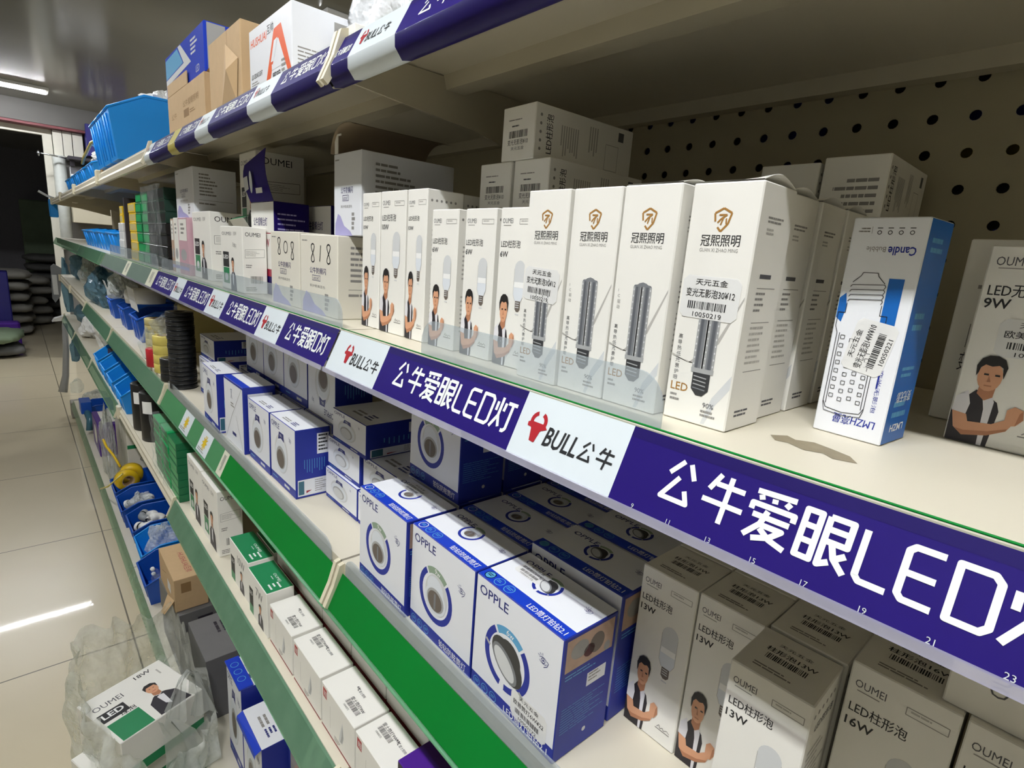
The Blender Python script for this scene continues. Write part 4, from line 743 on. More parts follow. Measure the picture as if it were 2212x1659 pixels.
put(thin_box(.03, .1, .12, 'thin_tan', 'photo_tan'), 'lamp_carton', .031, 1.4985, Z2+.0003, 0, 'thinnest tan upright carton, beside the black tape packs', 'box', 'thin upright cartons')
# stacks of wrapped tape packs
def pack_mesh(w_, d, h, m, name):
    mb = MB(); mb.box((0,0,0), (d, w_, h), m, .0012); F = frames(mb, w_, d, h)['front']; F.rect(w_*.06, h*.16, w_*.94, h*.84, {'black_tape':'dark','green_dark':'black_tape','green_tape':'green_lit','yellow':'masking','white_plastic':'lamp_pale','green_lit':'green_tape'}[m], 1); return mb.mesh(name)
def stack(me, x, y, z, n, h, label, group, cat='tape'):
    for i in range(n): put(me, 'tape_pack', x+R_.uniform(-.0015,.0015), y, z+.0003+i*h, 0, label + ', ' + layer(i, n), cat, group)
pk = pack_mesh(.112, .1, .0273, 'black_tape', 'pack_black'); dk = pack_mesh(.112, .1, .0273, 'green_dark', 'pack_dark'); gk = pack_mesh(.092, .09, .0273, 'green_tape', 'pack_green'); yk = pack_mesh(.125, .08, .0278, 'yellow', 'pack_yellow'); wk = pack_mesh(.1, .07, .0273, 'white_plastic', 'pack_white')
stack(pk, .03, 1.57, Z2, 4, .0275, 'black tape pack in the nearer black stack', 'black tape packs, nearer stack'); stack(dk, .03, 1.57, Z2+.11, 3, .0275, 'dark green pack on the nearer black stack', 'dark green packs, nearer stack'); stack(pk, .03, 1.686, Z2, 4, .0275, 'black tape pack in the stack next to green', 'black tape packs, farther stack'); stack(dk, .03, 1.686, Z2+.11, 3, .0275, 'dark green pack on the farther black stack', 'dark green packs, farther stack')
stack(gk, .03, 1.803, Z2, 7, .0275, 'green tape pack in the green stack next to black', 'green tape packs, nearer stack'); stack(gk, .03, 1.899, Z2, 7, .0275, 'green tape pack in the stack touching the yellow one', 'green tape packs, farther stack')
stack(yk, .03, 2.0, Z2, 6, .028, 'yellow tape pack in the tall yellow stack', 'yellow tape packs'); stack(wk, .03, 2.27, Z2, 4, .0275, 'white tape pack in the short white stack', 'white tape packs')
yk2 = pack_mesh(.06, .06, .0273, 'yellow', 'pack_yellow_small'); stack(yk2, .035, 2.30, Z2+.11, 2, .0275, 'small yellow pack on the short white stack', 'small yellow packs')
mb = MB(); mb.box((.022,2.14,Z2+.0003),(.14,2.16,Z2+.185),'suit'); T(mb.build('divider_board'), 'thin dark upright board between yellow and white tape stacks', 'board')
# film round the dark stacks
def film_sleeve(name, lo, hi, label, m='film', grp=None):
    mb = MB(); x0, y0, z0 = lo; x1, y1, z1 = hi; vs = []; ny, nz = 10, 8
    for i in range(ny+1):
        for j in range(nz+1): vs.append((x0+.003*math.sin(i*2.3+j*1.7)+.002*math.sin(i*5.1-j*2.9), y0+(y1-y0)*i/ny, z0+(z1-z0)*j/nz))
    mb.raw(vs, [(i*(nz+1)+j, i*(nz+1)+j+1, (i+1)*(nz+1)+j+1, (i+1)*(nz+1)+j) for i in range(ny) for j in range(nz)], m, True)
    mb.face([(x0,y0,z1),(x0,y1,z1),(x1,y1,z1+.004),(x1,y0,z1+.004)], m); return T(mb.build(name), label, 'plastic wrap', grp)
film_sleeve('shrink_film', (.018,1.567,Z2+.002), (.13,1.80,Z2+.2), 'clear wrinkled film wrapped round the two black tape stacks')
# storage bins
def bin_mesh(w_, d, h, m, name, lip=.5):
    """open-front picking bin, front towards the aisle, tapered, with a rolled rim"""
    mb = MB(); t = .0035; tp = .1
    def prof(off):
        return [(off, off+0), (d-off, 0)]
    fx = d*.10
    out = lambda x, y, z: (x + (w_*0), y, z)
    b0 = [(d*.06, w_*tp*.6, 0), (d*.94, w_*tp*.6, 0), (d*.94, w_*(1-tp*.6), 0), (d*.06, w_*(1-tp*.6), 0)]
    hf = h*lip; ym = lambda f: (w_*tp*.6*(1-f), w_*(1-tp*.6*(1-f)))
    a0, a1 = ym(lip); c0, c1 = ym(1)
    F_ = [(0, a0, hf), (0, a1, hf)]; M_ = [(d*.33, c0, h), (d*.33, c1, h)]; K_ = [(d, c0, h), (d, c1, h)]
    for s in (0, 1):   # s=0 outer, s=1 inner
        e = t*s; z0 = e
        B = [(b0[0][0]+e, b0[0][1]+e, z0), (b0[1][0]-e, b0[1][1]+e, z0), (b0[2][0]-e, b0[2][1]-e, z0), (b0[3][0]+e, b0[3][1]-e, z0)]
        f = [(e, a0+e, hf), (e, a1-e, hf)]; mm = [(M_[0][0], c0+e, h), (M_[1][0], c1-e, h)]; k = [(d-e, c0+e, h), (d-e, c1-e, h)]
        fl = [(B[0], B[3], B[2], B[1]), (B[0], f[0], f[1], B[3]), (B[1], B[2], k[1], k[0]), (B[0], B[1], k[0], mm[0], f[0]), (B[3], f[1], mm[1], k[1], B[2])]
        for q in fl: mb.face(q if s == 0 else q[::-1], m)
    r = .004 if h > .08 else .003
    mb.tube([K_[0], M_[0], F_[0], F_[1], M_[1], K_[1], K_[0]], r, m, 8)
    for y in (w_*.33, w_*.66): mb.tube([(.004+d*.04, y, h*.05), (-.001, y, hf*.92)], .003, m, 6)
    o = mb.mesh(name); return o
bl = bin_mesh(.3, .24, .085, 'bin_blue', 'bin_long', .85)
for i, y in enumerate((2.44, 2.76, 3.08, 3.4)): put(bl, 'storage_bin', .03, y, Z2+.0003, 0, ['wide blue bin on the eye-level shelf right beside the white tape stack','wide blue bin on the eye-level shelf, second from the white tape stack','wide blue bin on the eye-level shelf, third from the white tape stack','wide blue bin on the eye-level shelf, farthest of four'][i], 'bin', 'wide blue bins')
mb = MB(); mb.box((0,0,0),(.07,.11,.016),'yellow',.003); put(mb.mesh('yellow_card'), 'tape_pack', .05, 2.44, Z2+.0905, -8, 'yellow flat pack lying on the rim of the blue bin', 'tape')

# ------------------------------------------------------------------ top shelf goods
def hush():
    w_, d, h = .152, .085, .079; mb = MB(); mb.box((0,0,0), (d, w_, h), 'card_cool', .0009); f = frames(mb, w_, d, h); F = f['front']; G = f['side']
    F.text('HUSHUAI', w_*.04, h*.72, h*.17, 'orange', 1, slant=.2, width=w_*.4, bold=.015); F.text('互帅', w_*.46, h*.77, h*.15, 'ink', 1, width=w_*.15, bold=.02)
    F.poly([(w_*.40,h*.02),(w_*.62,h*.78),(w_*.78,h*.80),(w_*.99,h*.10),(w_*.93,h*.06),(w_*.72,h*.62),(w_*.68,h*.62),(w_*.50,h*.02)], 'orange', 1); F.poly([(w_*.62,h*.62),(w_*.70,h*.64),(w_*.60,h*.34),(w_*.54,h*.34)], 'card_cool', 2); F.rect(w_*.56, h*.22, w_*.84, h*.30, 'card_cool', 2); F.text('照明', w_*.58, h*.05, h*.15, 'ink', 3, width=w_*.17, bold=.02); F.lines(w_*.78, h*.1, w_*.9, h*.3, 3, 'ink_soft', 3)
    F.text('LED CEILING LIGHT', w_*.05, h*.24, h*.1, 'ink', 1, width=w_*.28, bold=.02); F.lines(w_*.05, h*.08, w_*.3, h*.19, 3, 'ink_soft', 1)
    G.lines(d*.08, h*.1, d*.7, h*.42, 6, 'ink_soft', 1, fill=.35, seed=8); G.rect(d*.6, h*.62, d*.86, h*.9, 'photo_grey', 1)
    return mb.mesh('hush')
put(hush(), 'lamp_carton', .012, .703, Z1+.0003, 0, 'white carton with a big orange letter A on the top shelf', 'box')
mb = MB(); mb.box((0,0,0),(.05,.058,.052),'card_white',.0008); G = frames(mb,.058,.05,.052)['side']; G.stroke([(.018,.03),(.025,.008),(.032,.03)], .0022, 'purple', 1); G.rect(.024,.02,.0265,.045,'purple',1); G.lines(.02,.034,.03,.046,2,'violet_soft',1)
put(mb.mesh('tiny_white'), 'small_carton', .055, .632, Z1+.0003, 0, 'small white carton with a purple arrow, beside the orange-lettered carton', 'box')
mat('bubble_foil', 'eef1f5', .28, var=.06, scale=40, bump=.9)
mb = MB(); vs = []; nx, ny, nz = 1, 46, 16; x0, x1, y0, y1, z0, z1 = .085, .21, .48, .70, 0, .2
def bub(u, v): return .003*math.sin(u*170+2*math.sin(v*9))+.004*math.sin(u*21+v*13)
for i in range(ny+1):
    for j in range(nz+1): u, v = i/ny, j/nz; vs.append((x0+bub(u*.22*4, v)+.012*(v-.5)**2, y0+(y1-y0)*u, z0+(z1-z0)*v))
nn = len(vs)
for i in range(ny+1):
    for j in range(nz+1): u, v = i/ny, j/nz; vs.append((x1, y0+(y1-y0)*u, z0+(z1-z0)*v))
q = lambda i, j: i*(nz+1)+j
fs = [(q(i,j), q(i,j+1), q(i+1,j+1), q(i+1,j)) for i in range(ny) for j in range(nz)] + [(nn+q(i,j), nn+q(i+1,j), nn+q(i+1,j+1), nn+q(i,j+1)) for i in range(ny) for j in range(nz)]
fs += [(q(i,nz), nn+q(i,nz), nn+q(i+1,nz), q(i+1,nz)) for i in range(ny)] + [(q(i,0), q(i+1,0), nn+q(i+1,0), nn+q(i,0)) for i in range(ny)] + [(q(0,j), nn+q(0,j), nn+q(0,j+1), q(0,j+1)) for j in range(nz)] + [(q(ny,j), q(ny,j+1), nn+q(ny,j+1), nn+q(ny,j)) for j in range(nz)]
mb.raw(vs, fs, 'bubble_foil', True); T(mb.build('wrapped_parcel', loc=(0,0,Z1+.0003)), 'parcel in bright white ribbed foam wrap on the top shelf', 'parcel')
def open_carton(w_, d, h, name, marks=True):
    mb = MB(); t = .002
    for lo, hi in (((0,0,0),(d,w_,t)), ((0,0,t),(t,w_,h)), ((d-t,0,t),(d,w_,h)), ((t,0,t),(d-t,t,h)), ((t,w_-t,t),(d-t,w_,h))): mb.box(lo, hi, 'kraft', .0003)
    if marks:
        F = frames(mb, w_, d, h)['front']; F.text('公牛爱眼照明', w_*.45, h*.55, h*.16, 'kraft_dark', 1, width=w_*.4, bold=.02); F.rect(w_*.46, h*.3, w_*.6, h*.48, 'kraft_dark', 1); F.lines(w_*.62, h*.32, w_*.8, h*.42, 2, 'kraft_dark', 1); F.text('公牛', w_*.1, h*.4, h*.16, 'kraft_dark', 1, width=w_*.16)
    return mb.mesh(name)
o = put(open_carton(.285, .11, .075, 'open_kraft'), 'cardboard_carton', .012, 1.09, Z1+.0003, 0, 'open brown carton on the top shelf, the blue printed box resting on it', 'box', 'brown cartons on the top shelf')
mb = MB(); mb.box((0,.12,.0752),(.002,.283,.098),'kraft',.0004); mb.build('lid_flap', o); mb = MB(); mb.raw([(.004,.002,.0752),(.1,.002,.0752),(.095,-.022,.088),(.01,-.022,.088)], [(0,1,2,3)], 'kraft'); mb.build('lid_flap', o)
mb = MB(); mb.box((0,0,0),(.12,.165,.108),'kraft',.0012); F = frames(mb,.165,.12,.108)['front']; F.stroke([(.1,.108),(.104,.06),(.094,.035),(.101,.0)], .0012, 'kraft_dark', 1)
o = put(mb.mesh('tall_kraft'), 'cardboard_carton', .014, .9, Z1+.0003, 0, 'tall plain brown carton between the orange-lettered and the open carton', 'box', 'brown cartons on the top shelf')
mb = MB(); mb.raw([(-.001,.01,.06),(-.001,.07,.09),(-.001,.10,.004),(-.001,.02,.004),(-.012,.03,.045)], [(0,1,4),(1,2,4),(2,3,4),(3,0,4)], 'kraft'); mb.build('torn_flap', o)
mb = MB(); w_, d, h = .3, .06, .078; mb.box((0,0,0),(d,w_,h),'royal',.002); F = frames(mb,w_,d,h)['front']; G = frames(mb,w_,d,h)['side']
F.poly([(.004,h*.3),(w_*.7,h*.42),(w_*.45,h*.96),(w_*.38,h*.96),(w_*.52,h*.52),(.004,h*.44)], 'lamp_pale', 2); F.poly([(.004,h*.46),(w_*.5,h*.54),(w_*.36,h*.94),(.004,h*.9)], 'sky', 1); F.lines(w_*.08, h*.1, w_*.6, h*.2, 2, 'sky', 1); F.lines(w_*.7, h*.5, w_*.9, h*.85, 4, 'lamp_pale', 1); F.text('LED', w_*.8, h*.12, h*.2, 'lamp_pale', 1)
G.rect(d*.08, .002, d*.55, h-.002, 'lamp_grey', 1); G.text('灯', d*.72, h*.2, d*.2, 'print_white', 1)
put(mb.mesh('blue_lamp'), 'lamp_carton', .016, 1.098, Z1+.0765, (0, 0, 0), 'glossy blue box with a white corner stripe, lying on the open brown carton', 'box')
bt = bin_mesh(.152, .27, .18, 'bin_blue', 'bin_tall', .74)
for i, y in enumerate((2.0, 2.16, 2.32)): put(bt, 'storage_bin', -.016, y, Z1+.0102, 0, 'large bright blue bin overhanging the top shelf edge, '+('nearest, its broad side in view','middle one','farthest, by the cardboard slab')[i], 'bin', 'large blue bins on the top shelf')
mb = MB(); mb.box((0,0,0),(.09,.05,.125),'kraft_dark',.001); put(mb.mesh('slab_card'), 'cardboard_slab', .012, 2.51, Z1+.0003, 0, 'narrow upright brown cardboard slab beyond the large blue bins', 'box')
bs = bin_mesh(.24, .2, .085, 'bin_blue', 'bin_far', .7)
for i in range(5): put(bs, 'storage_bin', .012, 2.78+.29*i, Z1+.0003, 0, 'low blue bin on the far top shelf, '+['nearest of five','second of five','third of five','fourth of five','farthest of five, by the white post'][i], 'bin', 'low blue bins on the far top shelf')
def crumple(name, c, r, m, label, cat, seed, seg=16, amp=.28, grp=None, flat=0):
    rr = random.Random(seed); ph = [rr.uniform(0, 6.28) for _ in range(9)]; mb = MB(); vs = []; n = seg
    for i in range(n+1):
        th = math.pi*i/n
        for j in range(2*n):
            a = math.pi*j/n; k = 1+amp*(.5*math.sin(3*a+ph[0]+2*th)+.35*math.sin(5*th+ph[1]+a)+.3*math.sin(7*a-4*th+ph[2])+.22*math.sin(11*a+9*th+ph[3]))
            z = math.cos(th)*r[2]*k; vs.append((r[0]*k*math.sin(th)*math.cos(a), r[1]*k*math.sin(th)*math.sin(a), max(z, -r[2]*.8)))
    mb.raw(vs, [(i*2*n+j, (i+1)*2*n+j, (i+1)*2*n+(j+1) % (2*n), i*2*n+(j+1) % (2*n)) for i in range(n) for j in range(2*n)], m, False if amp > .2 else True)
    return T(mb.build(name, loc=(c[0], c[1], c[2]+r[2]*.8)), label, cat, grp)
crumple('plastic_bag', (.14, 2.05, Z1+.165), (.06,.05,.03), 'white_plastic', 'crumpled white bag poking out of the nearest large blue bin', 'bag', 3)
crumple('plastic_bag', (.10, 3.14, Z1+.09), (.05,.08,.03), 'white_plastic', 'crumpled white bag in the low blue bins on the far top shelf', 'bag', 4)
mb = MB(); mb.tube([(.02,2.6,Z1+.10),(.03,2.75,Z1+.14),(.03,2.95,Z1+.15),(.02,3.15,Z1+.11),(.02,3.25,Z1+.09)], .006, 'yellow_wrap'); T(mb.build('pale_hose'), 'pale yellow hose arching over the low blue bins', 'hose')
# ------------------------------------------------------------------ downlight shelf
E_ = .0003
ob9 = opple_box('9w', name='opple_nine'); ob6 = opple_box('6w', name='opple_six'); ob6t = opple_box('6w', h=.113, name='opple_six_tall')
GO = 'white and navy downlight cartons'
o = put(ob6, 'downlight_carton', .0065, .207, Z3+E_, -1.5, 'nearest downlight carton with light blue 6w ring and black lamp, price sticker by the ring', 'box', GO)
sticker('price_sticker', o, frames(MB(), .1, .058, .104)['front'], .052, .0085, .04, .0235, ['天元五金', '欧普筒灯6W¥22'], code='10050172', seed=21)
sticker('price_sticker', o, frames(MB(), .1, .058, .104)['top'], .012, .028, .03, .017, ['天元五金', '欧普筒灯6W¥22'], code='10050172', seed=21)
put(ob9, 'downlight_carton', .0085, .3085, Z3+E_, -1, 'downlight carton with sage 9w ring, middle of the front three', 'box', GO)
o = put(ob9, 'downlight_carton', .006, .412, Z3+E_, -1, 'downlight carton with sage ring, left of the front three, at the bare stretch of shelf', 'box', GO)
sticker('price_sticker', o, frames(MB(), .1, .058, .104)['top'], .022, .036, .034, .018, ['天元五金', '欧普筒灯9W¥28'], code='10050170', seed=22)
dn = ['second row', 'third row', 'back row']
for c, (y, m_) in enumerate(((.2065, ob6t), (.3095, ob9), (.4145, ob9))):
    for r in range(3):
        put(m_, 'downlight_carton', .0695+.0605*r, y, Z3+E_, 0, 'shaded downlight carton in the '+dn[r]+' behind the '+['nearest one with the 6w ring','middle front one','left front one'][c], 'box', GO)
wl = white_downlight(.1, .058, .104, 'white_down'); wq = white_downlight(.1, .05, .1025, 'white_q'); wu = white_downlight(.098, .058, .104, 'white_up', upside=True); wm = white_downlight(.098, .1, .046, 'white_flat', photo=False)
put(ob9, 'downlight_carton', .068, .416, Z3+.1046, -2, 'downlight carton with sage ring standing high on the second row, just under the purple strip', 'box', GO)
put(ob9, 'downlight_carton', .1305, .416, Z3+.1046, 0, 'dark downlight carton right behind the one standing high under the purple strip', 'box', GO)
# flat white cartons in the middle
GM = 'flat white downlight cartons'
put(wm, 'downlight_carton', .058, .621, Z3+E_, 0, 'flat white carton at the bottom left of the middle pile, resting on the shelf', 'box', GM); put(wm, 'downlight_carton', .058, .5195, Z3+E_, 0, 'flat white carton at the bottom right of the middle pile, by the ringed carton', 'box', GM)
put(wm, 'downlight_carton', .062, .6225, Z3+.0466, 0, 'flat white carton at the left of the second layer of the middle pile', 'box', GM); put(wm, 'downlight_carton', .066, .522, Z3+.0466, 0, 'flat white carton at the right of the second layer of the middle pile', 'box', GM)
put(wm, 'downlight_carton', .060, .602, Z3+.0929, 0, 'flat white carton topmost of the middle pile, its grey label side in view', 'box', GM)
GQ = 'white downlight cartons at the left'
put(wq, 'downlight_carton', .0175, .7275, Z3+E_, 0, 'white carton with pale lamp and big navy side, nearest of the left group', 'box', GQ)
put(wq, 'downlight_carton', .0165, .8305, Z3+E_, 0, 'white carton with pale lamp, second of the left group', 'box', GQ)
# carton shown from its tucked end
mb = MB(); w_, d, h = .11, .053, .1165; mb.box((0,0,0),(d,w_,h),'navy',.0008); f = frames(mb,w_,d,h); F = f['front']; F.rect(.001,.001,w_-.001,h-.004,'card_cool',1); F.stroke([(w_*.05,h*.05),(w_*.4,h*.45),(w_*.95,h*.97)],.0009,'ink_soft',2); F.stroke([(w_*.95,h*.02),(w_*.62,h*.5)],.0008,'ink_soft',2); F.stroke([(w_*.38,h*.72),(w_*.45,h*.86),(w_*.38,h*.86),(w_*.45,h*.72)],.0012,'navy_ink',2); F.lines(w_*.36,h*.58,w_*.6,h*.66,2,'ink_soft',2); F.rect(w_*.4,h*.16,w_*.6,h*.21,'navy_ink',2)
P = f['top']; P.rect(.001,d*.24,w_-.001,d-.001,'card_cool',1); P.rect(.001,.001,w_-.001,d*.24,'royal',1); G = f['side']; G.rect(d*.15,h*.05,d*.9,h*.9,'card_cool',1); G.lines(d*.2,h*.3,d*.8,h*.85,9,'ink_soft',2,fill=.3)
put(mb.mesh('tuck_end'), 'downlight_carton', .0105, .939, Z3+E_, 0, 'white carton turned to show its tucked end flaps, royal blue lid edge', 'box', GQ)
put(white_downlight(.118, .046, .113, 'white_tall'), 'downlight_carton', .004, 1.072, Z3+E_, -2, 'white carton farthest of the left group, next to the black tape tower', 'box', GQ)
for i, (y, lb) in enumerate(((.7275,'nearest'), (.8305,'second'), (.936,'third'), (1.06,'farthest'))): put(wq, 'downlight_carton', .0705, y, Z3+E_, 0, 'shaded white downlight carton behind the '+lb+' carton of the left group', 'box', GQ)
GW = 'dim white cartons standing in the upper row'
put(wu, 'downlight_carton', .0715, .718, Z3+.1046, 0, 'dim white carton standing upside down, right end of the upper row under the purple strip', 'box', GW)
for y, lb in ((.8195,'beside the upside-down one'), (.921,'third from the right end'), (1.0225,'at the left end')): put(wl, 'downlight_carton', .0715, y, Z3+.1046, 0, 'dim white carton in the upper row, '+lb, 'box', GW)
put(white_downlight(.108, .09, .086, 'white_under'), 'downlight_carton', .05, 1.30, Z3+E_, 0, 'white carton under the dark low carton, right of the black tape tower', 'box', GQ)
put(white_downlight(.12, .09, .05, 'dark_low', photo=False), 'downlight_carton', .056, 1.296, Z3+.0866, 0, 'low white-fronted carton with dark navy sides, on top by the black tape tower', 'box', GQ)
# pillar cartons 13W / 16W at the right
m13 = oumei_pillar('13W', .0455, .048, .138, name='pillar_13'); m16 = oumei_pillar('16W', .0495, .05, .150, name='pillar_16')
GR = 'shaded pillar lamp cartons at the lower right'
put(m13, 'bulb_carton', .0855, .157, Z3+E_, 0, '13W carton with printed man, leftmost, right beside the navy downlight cartons', 'box', GR); put(m13, 'bulb_carton', .0865, .1105, Z3+E_, 0, '13W carton with printed man, second from the left, partly hidden', 'box', GR); put(m13, 'bulb_carton', .092, .064, Z3+E_, 0, '13W carton in the row behind the protruding one', 'box', GR)
put(m13, 'bulb_carton', .041, .0645, Z3+E_, 1, '13W carton standing out nearest to the shelf edge, its foot lit', 'box', GR)
put(m16, 'bulb_carton', .081, .011, Z3+E_, 0, 'larger 16W carton at the lower right', 'box', GR); put(m16, 'bulb_carton', .081, -.0405, Z3+E_, 0, '16W carton cut by the right edge, beside the larger 16W one', 'box', GR); put(m16, 'bulb_carton', .0815, -.0925, Z3+E_, 0, 'third 16W carton beyond the right edge of view', 'box', GR)
for y in (.157, .1105): put(m13, 'bulb_carton', .1355, y, Z3+E_, 0, 'white carton in the dim row behind the 13W cartons, '+('left' if y > .13 else 'right')+' one', 'box', 'dim row of pillar cartons')
# lying carton on the 16W ones, its print turned sideways
mb = MB(); L, d, h = .15, .05, .0495; mb.box((0,0,0),(d,L,h),'card_white',.0007); F = frames(mb,L,d,h)['front']
F.text('OUMEI', L*.15, h*.3, h*.2, 'ink_grey', 1, rot=90, width=h*.5); F.text('LED柱形泡', L*.34, h*.08, h*.26, 'ink', 1, rot=90, bold=.015, width=h*.85); F.text('16W', L*.42, h*.08, h*.24, 'ink', 1, rot=90, bold=.015)
put(mb.mesh('lying_sixteen'), 'bulb_carton', .0855, -.129, Z3+.1506, 0, 'carton lying across the tops of the 16W cartons, its print turned sideways', 'box', GR)
# tapes and tubs farther along this shelf
def roll_mesh(r, ri, h, m, name, core='kraft', ribs=0):
    mb = MB(); pr = [(ri,0),(r-.001,0),(r,.0015)]
    for i in range(ribs): z = h*(i+.5)/ribs; pr += [(r, z-h*.3/ribs), (r-.0012, z), (r, z+h*.3/ribs)]
    pr += [(r,h-.0015),(r-.001,h),(ri,h)]; mb.lathe(pr, m, 28); mb.lathe([(ri,h),(ri-.002,h),(ri-.002,0),(ri,0)], core, 28); return mb.mesh(name)
br = roll_mesh(.029, .012, .0105, 'black_tape', 'roll_black', 'dark', 2)
for i in range(17): put(br, 'tape_roll', .026+R_.uniform(-.0008,.0008), 1.462, Z3+E_+i*.0107, 0, 'black tape roll in the tall tower, '+layer(i, 17), 'tape', 'black tape rolls in the tower')
br2 = roll_mesh(.029, .012, .019, 'black_tape', 'roll_black_wide', 'dark'); yr = roll_mesh(.031, .02, .024, 'yellow_wrap', 'roll_yellow'); mr = roll_mesh(.033, .022, .02, 'masking', 'roll_mask'); rr_ = roll_mesh(.02, .01, .05, 'red', 'roll_red')
for i in range(3): put(br2, 'tape_roll', .022, 1.545, Z3+E_+i*.0192, 0, 'wide black tape roll in the short stack of three, '+('bottom','middle','top')[i]+' one', 'tape', 'wide black tape rolls')
for i in range(4): put(yr, 'tape_roll', .028, 1.655, Z3+E_+i*.0242, 0, 'yellow wrapped tape roll, '+('bottom','second','third','top')[i]+' of the stack behind the three wide black rolls', 'tape', 'yellow wrapped tape rolls')
put(rr_, 'tape_roll', .012, 1.735, Z3+E_, 0, 'small red roll beside the yellow wrapped tapes', 'tape')
for i in range(5): put(mr, 'tape_roll', .06, 1.97, Z3+E_+i*.0202, 0, 'beige masking tape roll in the stack beside the blue bin, '+layer(i, 5), 'tape', 'beige masking tape rolls')
crumple('plastic_bag', (.035, 1.655, Z3+.098), (.034,.04,.028), 'film', 'clear crinkled film over the yellow wrapped tapes', 'plastic wrap', 12); crumple('plastic_bag', (.016, 1.845, Z3), (.02,.05,.045), 'film', 'clear crumpled bag at the shelf edge before the yellow tapes', 'bag', 13); crumple('plastic_bag', (.085, 1.80, Z3), (.025,.05,.075), 'film', 'clear bag of small parts behind the red roll', 'bag', 14)
bu = bin_mesh(.16, .16, .10, 'bin_deep', 'bin_up', .75); put(bu, 'storage_bin', .03, 2.12, Z3+E_, 0, 'deep blue bin beside the beige masking tape, white sheet standing in it', 'bin', 'deep blue bins on the downlight shelf'); put(bu, 'storage_bin', .03, 2.42, Z3+E_, 0, 'deep blue bin under the white plastic tubs', 'bin', 'deep blue bins on the downlight shelf'); put(bu, 'storage_bin', .03, 2.75, Z3+E_, 0, 'deep blue bin farthest along the downlight shelf, white tag on its edge', 'bin', 'deep blue bins on the downlight shelf')
mb = MB(); mb.box((0,0,0),(.002,.14,.075),'white_plastic',.0005); put(mb.mesh('white_sheet'), 'white_card', .035, 2.13, Z3+.101, (0,-8,0), 'blank white card resting on the deep blue bin beside the masking tape', 'card'); 
mb = MB(); mb.lathe([(.001,.05),(.05,.05),(.062,.045),(.066,.03),(.062,.0),(.001,0)], 'white_plastic', 24); put(mb.mesh('tub'), 'plastic_tub', .10, 2.42, Z3+.101, 0, 'round white plastic tub under film on the deep blue bin', 'tub')
mb = MB(); mb.box((0,0,0),(.0015,.06,.05),'white_plastic',.0004); F = frames(mb,.06,.0015,.05)['front']; F.ell(.03,.03,.005,.005,'dark',1,n=10); put(mb.mesh('tag'), 'hang_tag', .03, 2.80, Z3+.101, (0,-15,0), 'white hang tag with a hole on the farthest deep blue bin', 'tag')
crumple('plastic_bag', (.05, 2.60, Z3+.1), (.045,.09,.05), 'film_milky', 'milky film bunched over the white tub', 'plastic wrap', 15)
mb = MB(); mb.box((0,0,0),(.12,.2,.13),'masking',.003); put(mb.mesh('dim_carton'), 'cardboard_carton', .14, 1.9, Z3+E_, 0, 'dim tan carton deep in the shelf behind the masking tape', 'box')
crumple('plastic_bag', (.06, 3.3, Z3), (.06,.25,.09), 'film_teal', 'bluish plastic bag far along the downlight shelf', 'bag', 16)

# ------------------------------------------------------------------ second lowest shelf
nA, nB = nvc_box(name='nvc_a'), nvc_box(flip=True, name='nvc_b'); GN = 'low white downlight cartons with a red corner tag'
for y, m_, lb in ((.4305,nB,'nearest of four, cut by the bottom frame edge'), (.534,nA,'second of four'), (.6395,nB,'third of four'), (.7465,nA,'farthest of four, touching the green-topped cartons')): put(m_, 'downlight_carton', .0145, y, Z4+E_, 0, 'low white red-tagged carton, '+lb, 'box', GN)
mb = MB(); w_, d, h = .102, .06, .0665; mb.box((0,0,0),(d,w_,h),'red_deep',.0008); frames(mb,w_,d,h)['front'].rect(.001,.001,w_-.001,h*.86,'card_white',1); rb = mb.mesh('red_rim'); mb = MB(); mb.box((0,0,0),(d,w_,.07),'card_white',.0008); F = frames(mb,w_,d,.07)['front']; F.text('LED筒灯', w_*.45, .024, .014, 'lamp_brown', 1, width=w_*.4); F.lines(w_*.5,.044,w_*.85,.05,1,'ink_pale',1); wr = mb.mesh('led_upper')
for i in range(5):
    y = .448+.1045*i; n_ = ['nearest','second','third','fourth','farthest'][i]
    put(rb, 'downlight_carton', .0695, y, Z4+E_, 0, 'red-rimmed white carton behind the low front ones, '+n_+' of its row', 'box', 'red-rimmed cartons'); put(wr, 'downlight_carton', .0695, y+.002, Z4+.0671, 0, 'white carton lettered in tan standing on the red-rimmed row, '+n_, 'box', 'upper white cartons')
mb = MB(); w_, d, h = .085, .05, .118; mb.box((0,0,0),(d,w_,h),'violet_box',.001); F = frames(mb,w_,d,h)['front']; F.rect(.001,h*.45,w_-.001,h-.001,'suit',1); F.ring(w_*.4,h*.72,w_*.22,h*.05,.002,'lamp_grey',2); F.lines(w_*.26,h*.7,w_*.54,h*.74,1,'ink_soft',2)
put(mb.mesh('violet_carton'), 'bulb_carton', .012, .34, Z4+E_, 0, 'dark purple carton at the bottom edge, right of the low white cartons', 'box')
g10 = oumei_green('10W', name='green_ten', w_=.117); g7 = oumei_green('7W', w_=.1, name='green_seven'); GG = 'green-topped white bulb cartons'
put(g7, 'bulb_carton', .0125, .8535, Z4+E_, 0, 'green-topped carton marked 7W', 'box', GG); put(g10, 'bulb_carton', .0165, .966, Z4+E_, 0, 'green-topped carton marked 10W', 'box', GG); put(g7, 'bulb_carton', .065, .975, Z4+E_, 0, 'shaded green-topped carton behind the 10W one', 'box', GG)
tl = oumei_tall('15W', .131, .048, .148, 'tall_fifteen'); GT = 'tall white cartons on the second lowest shelf'
